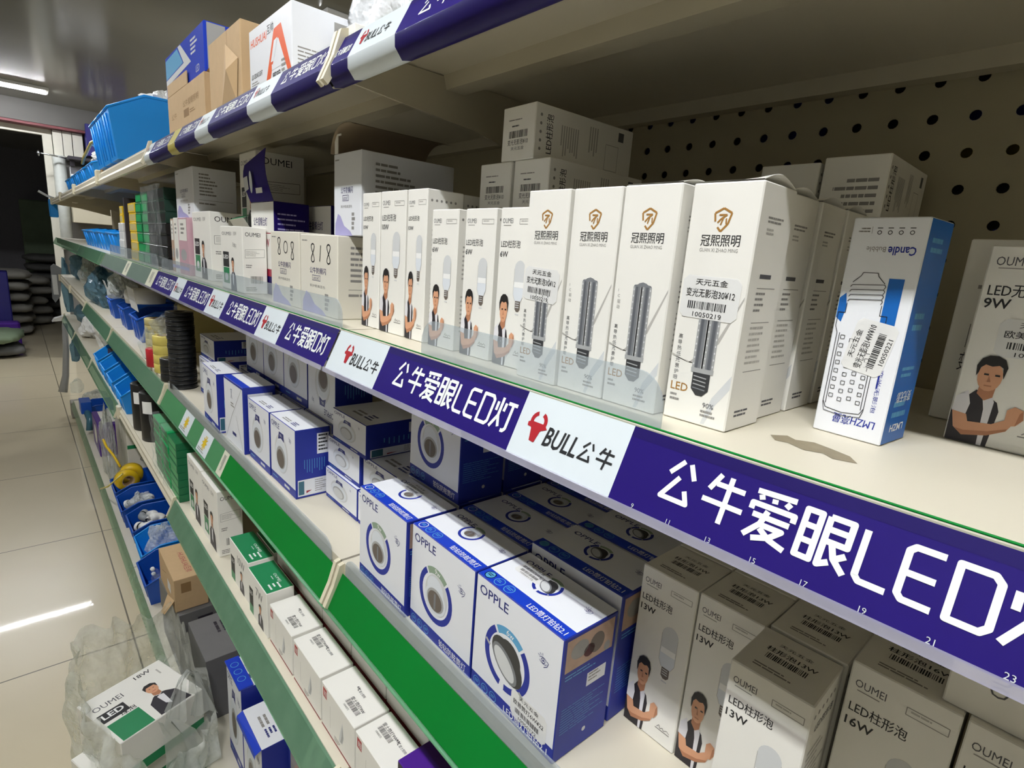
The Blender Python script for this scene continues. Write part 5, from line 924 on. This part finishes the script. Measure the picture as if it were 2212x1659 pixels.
put(tl, 'bulb_carton', .0165, 1.165, Z4+E_, 0, 'tall white carton with suited man, nearer of two, its barcode side in view', 'box', GT); put(tl, 'bulb_carton', .0175, 1.302, Z4+E_, 0, 'tall white carton with suited man, farther of two, beside the green packs', 'box', GT)
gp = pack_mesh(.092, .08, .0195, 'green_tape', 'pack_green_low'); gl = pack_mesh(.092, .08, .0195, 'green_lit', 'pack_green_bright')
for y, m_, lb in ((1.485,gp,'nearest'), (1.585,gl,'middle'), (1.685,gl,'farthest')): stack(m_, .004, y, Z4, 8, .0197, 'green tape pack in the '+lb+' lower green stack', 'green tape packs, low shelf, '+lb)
film_sleeve('shrink_film', (-.004,1.58,Z4+.003), (.05,1.78,Z4+.163), 'glinting wrinkled film round the two farther green stacks')
kr = roll_mesh(.048, .03, .16, 'black', 'roll_big', 'dark')
for y, x, lb in ((2.04,.055,'nearer, right by the green tape packs'), (2.175,.05,'farther, beside the light blue bins')):
    o = put(kr, 'film_roll', x, y, Z4+E_, 0, 'tall black roll standing on the shelf, '+lb, 'roll', 'tall black rolls')
    mb = MB(); n = 6; vs = [(.0487*math.cos(a), .0485*math.sin(a), z) for a in [(3.6+i*.13) for i in range(n)] for z in (.095,.135)]; mb.raw(vs, [(2*i,2*i+1,2*i+3,2*i+2) for i in range(n-1)], 'print_white'); mb.build('paper_label', o)
b4 = bin_mesh(.19, .2, .115, 'bin_blue', 'bin_four', .6)
for i, (y, z) in enumerate(((2.36,.0),(2.60,0),(2.84,0),(3.08,0))): put(b4, 'storage_bin', -.005, y, Z4+E_, 0, 'light blue bin in the row beyond the black rolls on the second lowest shelf, '+('nearest','second','third','farthest')[i], 'bin', 'light blue bins beyond the black rolls')
mb = MB(); mb.box((0,0,0),(.1,.12,.04),'maroon',.002); put(mb.mesh('maroon_box'), 'small_carton', .06, 3.12, Z4+.06, 6, 'dark maroon box tilted in the farthest light blue bin', 'box')
crumple('plastic_bag', (.11, 3.58, Z4), (.05,.1,.1), 'film_milky', 'milky bag bulging at the far end of the second lowest shelf', 'bag', 17); crumple('plastic_bag', (.12, 3.85, Z4), (.06,.12,.13), 'white_plastic', 'crumpled white bag far along the second lowest shelf', 'bag', 18)

# ------------------------------------------------------------------ bottom deck
bd = bin_mesh(.2, .2, .12, 'bin_deep', 'bin_deck', .72); bd2 = bin_mesh(.2, .19, .12, 'bin_blue', 'bin_deck_light', .72)
BN = [(2.165,-.002,bd,'nearest of five on the bottom deck, full of small bottles'), (2.395,.02,bd2,'lighter blue, second of five, heaped with clear bags'), (2.63,.022,bd,'third of five, holding white pipe elbows'), (2.87,.012,bd,'fourth of five, holding bagged white fittings'), (3.11,.015,bd,'farthest of five, with yellow tape rolls')]
for y, x, m_, lb in BN: put(m_, 'storage_bin', x, y, Z5+E_, 0, 'blue open bin, '+lb, 'bin', 'blue bins on the bottom deck')
def elbow(r, L, m, name):
    mb = MB(); pts = [(0,0,-L)]+[(r*1.2*(1-math.cos(a)), 0, r*1.2*math.sin(a)) for a in [i*math.pi/12 for i in range(7)]]+[(r*1.2+L,0,r*1.2)]
    mb.tube(pts, r, m, 14); mb.lathe([(r*1.18,-L-.001),(r*1.18,-L+.012),(r,-L+.012)], m, 16); mb.lathe([(r*.8,-L-.0012),(r*1.18,-L-.001)], 'dark', 16); return mb.mesh(name)
el = elbow(.018, .02, 'white_plastic', 'elbow'); eg = elbow(.016, .018, 'grey_plastic', 'elbow_grey')
for (x, y, z, r, lb, m_) in ((.06,2.68,.235,(80,0,30),'nearest in the third bin',el),(.11,2.73,.245,(60,20,120),'middle one in the third bin',el),(.08,2.79,.24,(95,10,-40),'farthest in the third bin',eg),(.14,2.68,.25,(50,0,200),'deepest in the third bin',el)): put(m_, 'pipe_elbow', x, y, z, r, 'pipe elbow fitting, '+lb+' on the bottom deck', 'pipe fitting', 'pipe elbows in the third bin')
for i, (x, y) in enumerate(((.06,2.985),(.14,2.99))): put(el, 'pipe_elbow', x, y, .225, (70,15*i,60+90*i), 'white fitting half hidden by a clear bag in the fourth bin, '+('nearer','farther')[i]+' one', 'pipe fitting', 'fittings in the fourth bin')
crumple('plastic_bag', (.09, 2.925, .20), (.05,.038,.05), 'film_parts', 'clear bag of fittings in the fourth blue bin', 'bag', 21); crumple('plastic_bag', (.105, 2.49, .20), (.055,.055,.06), 'film_parts', 'heap of clear bags in the lighter blue bin', 'bag', 22); 
yt = MB(); yt.lathe([(.028,-.022),(.05,-.024),(.052,0),(.05,.024),(.028,.022)], 'yellow', 26, axis='y'); yt.lathe([(.028,.022),(.024,.022),(.024,-.022),(.028,-.022)], 'kraft', 26, axis='y'); ym_ = yt.mesh('yellow_roll')
for x, y, r, lb in ((.07,3.16,(0,0,12),'nearer'), (.10,3.24,(10,0,-8),'farther')):
    o = put(ym_, 'tape_roll', x, y, .28, r, 'yellow tape roll standing in the farthest bottom bin, '+lb+' of two', 'tape', 'yellow tape rolls')
mb = MB(); mb.tube([(.06,3.28,.31),(.04,3.34,.36),(.02,3.4,.39),(.012,3.44,.42)], .006, 'yellow'); T(mb.build('yellow_strap'), 'loose yellow strap rising from the farthest bottom bin', 'strap'); mb = MB(); mb.tube([(.05,3.11,.335),(-.01,3.14,.27),(-.03,3.28,.21)], .004, 'yellow_wrap'); T(mb.build('yellow_tail'), 'yellow strap end hanging over the bottom deck', 'strap')
bo = MB(); bo.lathe([(.001,0),(.013,0),(.014,.003),(.014,.035),(.006,.042),(.006,.05)], 'film', 12); bo.lathe([(.0075,.048),(.0075,.058),(.001,.058)], 'white_plastic', 12); bm_ = bo.mesh('bottle')
for i in range(9): put(bm_, 'small_bottle', .05+.042*(i % 3), 2.215+.045*(i//3), Z5+.012+.05*(i % 2), (R_.uniform(-25,25), R_.uniform(-25,25), 0), 'little clear bottle with a white cap in the nearest bottom bin', 'bottle', 'little bottles in the nearest bin')
# brown carton on grey cartons
mb = MB(); w_, d, h = .235, .092, .11; mb.box((0,0,0),(d,w_,h),'kraft',.0012); f = frames(mb,w_,d,h); P = f['top']; P.text('HUSHUAI', w_*.58, d*.8, d*.26, 'orange', 1, rot=-90, width=d*.62, bold=.01) if False else P.text('HUSHUAI', w_*.28, d*.45, d*.24, 'red_line', 1, width=w_*.42, slant=.2); P.text('互帅', w_*.72, d*.45, d*.24, 'red_line', 1, width=w_*.14); f['side'].rect(d*.2, h*.55, d*.5, h*.85, 'kraft_dark', 1); f['front'].rect(w_*.55, h*.3, w_*.75, h*.6, 'lamp_pale', 1); f['front'].stroke([(w_*.2,h*.5),(w_*.5,h*.7)], .002, 'kraft_dark', 1)
o = put(mb.mesh('hush_kraft'), 'cardboard_carton', .021, 1.755, Z5+.2096, 0, 'brown carton with red lettering on its lid, set on grey cartons on the bottom deck', 'box')
mb = MB(); mb.raw([(-.0005,.004,.04),(-.0005,.12,.0),(-.03,.06,-.02),(-.028,.01,.0)], [(0,1,2,3)], 'kraft'); mb.build('torn_flap', o)
def grey_carton(w_, d, h, name):
    mb = MB(); mb.box((0,0,0),(d,w_,h),'grey_card',.001); f = frames(mb,w_,d,h); G = f['side']; G.rect(d*.3,h*.25,d*.55,h*.75,'suit',1); G.lines(d*.62,h*.3,d*.9,h*.7,4,'suit',1); f['top'].lines(w_*.2,d*.3,w_*.7,d*.7,4,'suit',1); return mb.mesh(name)
g1 = grey_carton(.26,.17,.103,'grey_a'); g2 = grey_carton(.2,.16,.1,'grey_b')
for z, x, lb in ((0,.02,'lower'), (.1045,.026,'upper')): put(g1, 'grey_carton', x, 1.735, Z5+E_+z, 2*z*10, 'grey carton under the brown lettered one, '+lb+' of two', 'box', 'grey cartons under the brown one')
put(grey_carton(.21,.17,.2,'grey_c'), 'grey_carton', .042, 1.49, Z5+E_, 0, 'larger grey carton with black print, between the stacked grey ones and the big blue-edged cartons', 'box')
bA = white_downlight(.125, .15, .27, 'big_blue_a'); bB = white_downlight(.14, .15, .24, 'big_blue_b'); GB = 'big white cartons with blue lids'
o = put(bA, 'lamp_carton', .066, 1.245, Z5+E_, 0, 'big white carton with bright blue flap, farther of two on the bottom deck', 'box', GB); mb = MB(); mb.box((-.004,.0,.2702),(.03,.125,.275),'royal',.0006); F = Face(mb,(-.0042,.125,.2702),(0,-1,0),(0,0,1),(-1,0,0)); P = Face(mb,(-.004,.125,.275),(0,-1,0),(1,0,0),(0,0,1)); [P.ring(.03+.03*i,.016,.01,.01,.0015,'sky',1,n=14) for i in range(3)]; mb.build('lid_flap', o)
o = put(bB, 'lamp_carton', .06, 1.075, Z5+E_, 0, 'big white carton with blue lid edge, nearer of two on the bottom deck', 'box', GB); mb = MB(); mb.raw([(.0,.001,.2402),(.0,.139,.2402),(-.013,.138,.234),(-.013,.002,.232),(-.0145,.138,.224),(-.0145,.002,.222)], [(0,1,2,3),(3,2,4,5)], 'royal'); mb.build('lid_flap', o)
mb = MB(); w_, d, h = .13, .12, .29; mb.box((0,0,0),(d,w_,h),'navy',.001); F = frames(mb,w_,d,h)['front']; F.rect(w_*.1,h*.1,w_*.9,h*.94,'photo_grey',1); F.ell(w_*.45,h*.6,w_*.2,h*.15,'photo_tan',2); F.ell(w_*.6,h*.5,w_*.12,h*.12,'lamp_brown',3); put(mb.mesh('photo_box'), 'lamp_carton', .115, .935, Z5+E_, 0, 'navy carton with a photo panel, tucked under the green rail on the bottom deck', 'box')
mb = MB(); w_, d, h = .16, .16, .17; mb.box((0,0,0),(d,w_,h),'purple',.0012); P = frames(mb,w_,d,h)['top']; P.rect(.001,d*.86,w_-.001,d-.001,'grey_card',1); F = frames(mb,w_,d,h)['front']; F.rect(w_*.35,h*.6,w_*.85,h*.95,'card_white',1); F.text('公牛照明', w_*.4, h*.72, h*.12, 'ink', 2, width=w_*.38, bold=.03); P.rect(w_*.35,.003,w_*.85,d*.3,'card_white',1); P.text('公牛', w_*.45, d*.08, d*.16, 'ink', 2, bold=.03); put(mb.mesh('purple_floor'), 'lamp_carton', .085, .76, Z5+E_, 0, 'purple carton with a white label at the bottom edge under the green rail', 'box')
# farther along the deck
mb = MB(); w_, d, h = .34, .14, .2; mb.box((0,0,0),(d,w_,h),'violet_box',.003); F = frames(mb,w_,d,h)['front']; F.ell(w_*.5,h*.5,w_*.2,h*.3,'card_white',1); P = frames(mb,w_,d,h)['top']; P.rect(.02,d*.2,w_-.05,d*.9,'card_white',1); put(mb.mesh('violet_deck'), 'cardboard_carton', .03, 3.95, Z5+E_, 0, 'purple carton with white top label, far along the bottom deck', 'box')
for y, h, lb in ((3.42,.42,'nearer'), (3.66,.36,'farther')):
    mb = MB(); w_, d = .22, .18; mb.box((0,0,0),(d,w_,h),'card_cream',.002); G = frames(mb,w_,d,h)['side']; G.rect(.001,h*.48,d-.001,h*.53,'green_print',1); G.text('OUMEI', d*.3, h*.3, .03, 'ink', 1, width=d*.5); G.rect(d*.3,h*.1,d-.001,h*.14,'green_print',1); put(mb.mesh('cream_'+lb), 'cardboard_carton', .11, y, Z5+E_, 0, 'cream carton with a green stripe behind the bottom bins, '+lb+' of two', 'box', 'cream green-striped cartons')
mb = MB(); mb.box((0,0,0),(.16,.2,.14),'maroon',.003); put(mb.mesh('maroon_carton'), 'cardboard_carton', .12, 3.43, Z5+.4207, 0, 'dark maroon carton lying on the nearer cream green-striped carton', 'box')
crumple('plastic_bag', (.045, 3.6, Z5+.006), (.03,.2,.2), 'film_milky', 'milky plastic sheet hanging over the cream cartons, beyond the bottom bins', 'plastic wrap', 25)
# ------------------------------------------------------------------ carrier bag on the floor
mb = MB(); L, W, h = .205, .205, .118; mb.box((0,0,0),(W,L,h),'card_white',.002)   # local: x = W, y = L
P = frames(mb, L, W, h)['top']; F = frames(mb, L, W, h)['front']; G = frames(mb, L, W, h)['side']
P.text('18W', L*.62, W*.86, W*.1, 'ink', 1, bold=.01, width=L*.2); P.text('OUMEI', L*.06, W*.70, W*.13, 'ink_grey', 1, width=L*.34); P.rect(L*.04, W*.44, L*.34, W*.62, 'ink', 1); P.text('LED', L*.07, W*.5, W*.13, 'print_white', 2, bold=.025, width=L*.24); P.text('球泡', L*.22, W*.40, W*.09, 'ink', 2, bold=.02)
P.rect(L*.04, W*.01, L*.40, W*.38, 'green_print', 1); suit_man(P, L*.48, W*.02, W*.074, 2); P.rect(L*.86, W*.72, L*.88, W*.84, 'ink_pale', 1)
F.rect(.002, .002, L-.002, h*.25, 'green_print', 1); G.text('OUMEI', W*.2, h*.4, h*.3, 'ink_grey', 1, width=W*.5)
BX, BY = -.118, 1.425
put(mb.mesh('bag_carton'), 'bulb_carton', .024, 1.452, .182, (0, 0, 110), 'white bulb carton with man in bow tie and green panel, inside the clear carrier bag', 'box')
mb = MB(); mb.box((0,0,0),(.16,.2,.175),'card_white',.002); F = frames(mb,.2,.16,.175)['front']; F.rect(.002,.002,.198,.12,'green_print',1); G = frames(mb,.2,.16,.175)['side']; G.rect(.002,.002,.158,.12,'green_print',1); F = frames(mb,.2,.16,.175)['far']; F.rect(.002,.002,.158,.12,'green_print',1)
put(mb.mesh('bag_carton_low'), 'bulb_carton', -.02, 1.462, .002, 110, 'green carton at the bottom of the clear carrier bag on the floor', 'box')
# the film: rings from floor to mouth, crumpled
def bag():
    rr = random.Random(31); ph = [rr.uniform(0, 6.28) for _ in range(12)]; cx, cy = -.088, 1.535; n = 120; m_ = 22
    mb = MB(); vs = []
    for i in range(m_):
        t = i/(m_-1); z = .001+.40*t
        for j in range(n):
            a = 2*math.pi*j/n; R = (.148+.015*math.sin(t*2.8))/max(abs(math.cos(a-.35))*.95, abs(math.sin(a-.35))*.80, .72)
            k = 1+(.025+.045*t)*(math.sin(5*a+ph[0]+3*t)+.8*math.sin(11*a+ph[1]-6*t)+.6*math.sin(19*a+ph[2]+9*t)+.5*math.sin(31*a+ph[4]-14*t)+.4*math.sin(9*t*2+ph[5]+3*a))
            x = cx+R*k*math.cos(a)*(.95 if math.cos(a) > 0 else .80); y = cy+R*k*math.sin(a)*1.1
            lim = -.026 if z < .2 else .038 if y < 1.48 else .014
            fall = max(0, -math.sin(a-.1))      # the side towards the aisle end sags
            vs.append((min(x, lim), y, z-(.15*fall+.02*math.sin(3*a+ph[3]))*t*t+.012*math.sin(17*a+ph[6])*t))
    fs = [(i*n+j, i*n+(j+1) % n, (i+1)*n+(j+1) % n, (i+1)*n+j) for i in range(m_-1) for j in range(n)]
    mb.raw(vs, fs, 'film_bag', True); return mb
o = T(bag().build('carrier_bag'), 'clear plastic carrier bag standing open on the floor, holding bulb cartons', 'bag')
def ribbon(pts, wid, up, m):
    mb = MB(); n = len(pts); vs = []; nu = 6
    for i, (p, w_) in enumerate(zip(pts, wid)):
        for j in range(nu+1):
            s = j/nu-.5; vs.append((p[0]+up[0]*w_*s+.004*math.sin(j*2.1+i), p[1]+up[1]*w_*s+.006*math.sin(i*1.3+j*2.6), p[2]+up[2]*w_*s+.008*math.cos(j*1.9+i*.8)))
    mb.raw(vs, [(i*(nu+1)+j, i*(nu+1)+j+1, (i+1)*(nu+1)+j+1, (i+1)*(nu+1)+j) for i in range(n-1) for j in range(nu)], m, True); return mb
ribbon([(-.06,1.40,.27),(-.045,1.41,.33),(-.03,1.425,.37),(-.012,1.44,.38),(.004,1.445,.36),(.012,1.44,.31),(.012,1.42,.25)], [.10,.05,.03,.025,.03,.06,.11], (.6,-.5,.3), 'film_milky').build('handle', o)
ribbon([(-.07,1.40,.29),(-.05,1.385,.25),(-.04,1.37,.19),(-.04,1.36,.12)], [.05,.09,.12,.14], (.7,-.4,.2), 'film_milky').build('gathered_side', o)
# ------------------------------------------------------------------ end of the gondola: hanging goods
def prism(pts, y0, y1, m, mb=None):
    mb = mb or MB(); mb.extrude_y(pts, y0, y1, m, closed=True); return mb
mb = prism([(-.05,1.20),(-.03,1.22),(.012,1.19),(-.01,.98),(-.045,.93),(-.06,.96)], 5.4185, 5.45, 'lamp_mid'); mb.box((-.05,5.4135,.99),(-.02,5.4185,1.14),'lamp_pale',.002); T(mb.build('spirit_level'), 'grey hand tool hanging at the end of the gondola', 'tool')
mb = prism([(-.06,.80),(.03,.83),(.04,.79),(-.075,.775)], 5.48, 5.56, 'white_plastic'); T(mb.build('trowel_pack'), 'pale flat tool pack sticking out at the end of the gondola', 'tool')
mb = MB(); mb.tube([(.0,5.5,.76),(-.01,5.5,.55),(-.03,5.48,.35),(-.06,5.46,.22)], [.018,.02,.022,.03], 'lamp_grey'); T(mb.build('long_tool'), 'long grey tool leaning at the end of the gondola down to the floor', 'tool')
for (x, z, sx, sz, m, lb, y) in ((.035,.98,.05,.42,'film_teal','tall bluish blister pack hanging at the end of the gondola',5.47), (.14,1.04,.07,.3,'film','clear pack hanging right of the bluish blister pack',5.46), (.045,.52,.05,.2,'film_teal','bluish pack low at the end of the gondola',5.47), (.03,.25,.07,.12,'film','clear bag near the floor at the end of the gondola',5.42), (.08,.70,.07,.14,'film','grey-clear bag in the middle of the gondola end',5.45)):
    crumple('blister_pack', (x, y, z-sz*.3), (sx*.6, .03, sz*.5), m, lb, 'package', int(x*1000+z*100), amp=.22)
mb = MB(); mb.box((-.02,5.44,.002),(.08,5.56,.13),'sack',.006); T(mb.build('foam_block'), 'grey block on the floor at the end of the gondola', 'box')
crumple('draped_sheet', (.13, 5.2, .152), (.09,.15,.06), 'film_milky', 'milky sheet draped over the lowest corner of the gondola end', 'plastic wrap', 41)
mb = MB(); mb.box((-.01,4.5,.28),(.05,4.65,.36),'bin_deep',.004); mb.tube([(.02,4.52,.30),(.03,4.46,.25),(.02,4.44,.18)], .02, 'teal_film'); T(mb.build('glove_pack'), 'blue pack of gloves above the bottom deck near the far end', 'package')
mb = MB(); mb.box((-.02,5.4185,1.56),(.03,5.5,1.688),'bin_blue',.006); o = T(mb.build('blue_pack'), 'bright blue pack hanging beside the far end of the top shelf', 'package'); mb = MB(); mb.tube([(-.07,5.5,1.74),(-.02,5.5,1.71),(.04,5.5,1.69)], .008, 'lamp_pale'); mb.build('silver_handle', o)
crumple('plastic_bag', (.09, 4.25, Z4+.0005), (.075,.13,.075), 'white_plastic', 'crumpled white bag near the far end of the second lowest shelf, bluish pack beyond it', 'bag', 91, amp=.24)
crumple('plastic_bag', (.12, 4.75, Z4+.0005), (.08,.14,.1), 'film_teal', 'bluish pack near the far end of the second lowest shelf', 'package', 92)
crumple('plastic_bag', (.12, 4.3, Z3+.0005), (.08,.22,.1), 'film_milky', 'milky bag near the far end of the downlight shelf', 'bag', 93)
crumple('plastic_bag', (.12, 4.95, Z3+.0005), (.08,.16,.09), 'film_teal', 'bluish bag at the far end of the downlight shelf', 'bag', 94)
put(bd, 'storage_bin', .02, 4.74, Z5+.0003, 0, 'deep blue bin at the far end of the bottom deck', 'bin')
# ------------------------------------------------------------------ back of the shop
mb = MB()
for x0, x1 in ((.185,.262), (.268,.345), (.352,.44)): mb.extrude_y([(x0,2.24),(x1,2.24),(x1,2.5),(x0,2.5)], 8.06, 8.13, 'frame_white', closed=True)
T(mb.build('hanging_panels'), 'white ribbed panels hanging below the ceiling beam beside the dark doorway', 'panel')
mb = MB(); mb.lathe([(.001,1.25),(.055,1.25),(.058,1.3),(.052,1.55),(.06,1.8),(.056,2.1),(.06,2.24),(.001,2.24)], 'film_milky', 20, c=(.215,8.02,0)); mb.lathe([(.001,1.26),(.045,1.26),(.045,2.23),(.001,2.23)], 'lamp_pale', 14, c=(.215,8.02,0)); T(mb.build('film_bundle'), 'tall bundle of shiny wrapped tubes beside the dark doorway', 'bundle')
mb = MB(); mb.box((.46,7.9,2.27),(.86,8.1,2.6),'poster',.004); F = Face(mb, (.46,7.899,2.27),(1,0,0),(0,0,1),(0,-1,0))
for i in range(3): F.rect(.06+.075*i,.23,.11+.075*i,.27,'lamp_pale',1); F.lines(.06+.075*i,.2,.11+.075*i,.215,1,'lamp_grey',1)
F.stroke([(.05,.12),(.1,.07)],.014,'sky',1); F.lines(.12,.12,.2,.16,3,'lamp_pale',1); F.rect(.03,-.0,.24,.012,'print_white',1); T(mb.build('dark_blue_carton'), 'dark blue carton with three white marks, high at the back under the beam', 'box')
mb = MB(); mb.box((.30,7.92,1.74),(.72,8.12,2.14),'card_cool',.004); F = Face(mb, (.30,7.919,1.74),(1,0,0),(0,0,1),(0,-1,0)); F.rect(0,.32,.42,.4,'ink_grey',1)
for i in range(2):
    for j in range(2): F.rect(.1+.08*i,.2+.05*j,.17+.08*i,.24+.05*j,'ink_grey',1)
T(mb.build('white_goods_carton'), 'white carton with a grey grid, high at the back below the dark blue one', 'box')
mb = MB(); mb.box((.28,7.85,1.55),(3.4,8.15,1.73),'steel_cream',.004); T(mb.build('wall_shelf'), 'pale wall shelf at the back carrying the white and dark blue cartons', 'shelf')
mb = MB(); mb.box((.28,7.80,2.2),(.9,8.04,2.235),'suit',.004); mb.box((.3,7.9,2.141),(.34,7.94,2.2),'suit'); T(mb.build('dark_ledge'), 'dark flat carton between the white and the dark blue cartons at the back', 'box')
mb = MB(); mb.tube([(.27,7.9,2.21),(.16,7.88,2.22),(.06,7.86,2.225)], .008, 'chrome'); mb.lathe([(.001,0),(.02,.003),(.03,.012),(.028,.02),(.001,.024)], 'chrome', 14, axis='x', c=(.03,7.86,2.222)); T(mb.build('tap_fitting'), 'chrome tap fitting sticking out across the dark doorway', 'tap')
def sack(c, r, m, rot, label, seed, grp):
    rr = random.Random(seed); ph = [rr.uniform(0, 6.28) for _ in range(5)]; mb = MB(); vs = []; n = 20; k = 9
    for i in range(k+1):
        th = math.pi*i/k
        for j in range(n):
            a = 2*math.pi*j/n; e = lambda v, p: math.copysign(abs(v)**p, v)
            w_ = 1+.05*math.sin(4*a+ph[0])+.04*math.sin(7*a+3*th+ph[1]); vs.append((r[0]*e(math.sin(th), .5)*e(math.cos(a), .45)*w_, r[1]*e(math.sin(th), .5)*e(math.sin(a), .45)*w_, r[2]*e(math.cos(th), .8)*w_))
    mb.raw(vs, [(i*n+j, (i+1)*n+j, (i+1)*n+(j+1) % n, i*n+(j+1) % n) for i in range(k) for j in range(n)], m, True)
    return T(mb.build('cement_sack', loc=c, rot=rot), label, 'sack', grp)
zz = .075
for i in range(6): sack((-.40+R_.uniform(-.03,.03), 10.3, zz+.148*i), (.30,.42,.062), 'sack', R_.uniform(-6,6), 'pale cement sack in the front storeroom stack, '+layer(i, 6), 50+i, 'front stack of pale sacks')
for i in range(5): sack((-.16+R_.uniform(-.04,.04), 11.3, zz+.148*i), (.27,.38,.062), 'sack', R_.uniform(-8,8), 'pale cement sack in the rear storeroom stack, '+layer(i, 5), 60+i, 'rear stack of pale sacks')
for i in range(7): sack((.22, 12.2, zz+.148*i), (.35,.38,.062), 'sack_dark', R_.uniform(-5,5), 'dark sack in the tall shadowy storeroom stack, '+layer(i, 7), 70+i, 'tall shadowy stack')
sack((-.56, 8.6, .075), (.3,.4,.062), 'sack_dark', 4, 'dark sack lowest of the pile at the left edge before the doorway', 81, None); sack((-.54, 8.55, .225), (.28,.38,.062), 'sack_green', -5, 'greenish sack on the low pile at the left edge of the aisle', 82, None)
mb = MB(); mb.box((-.85,9.3,0.0),(-.33,9.6,.9),'poster',.01); T(mb.build('blue_drum'), 'dark blue block at the left edge in front of the pale sacks', 'drum'); mb = MB(); mb.box((-.85,9.06,0),(-.27,9.28,.3),'violet_box',.02); T(mb.build('violet_sack'), 'violet pack low at the left edge in front of the sacks', 'package')
mb = MB(); mb.box((-.1,12.7,0),(1.2,13.1,1.9),'sack_green',.02); T(mb.build('dark_green_pallet'), 'dark green wrapped pallet at the back of the storeroom', 'pallet')
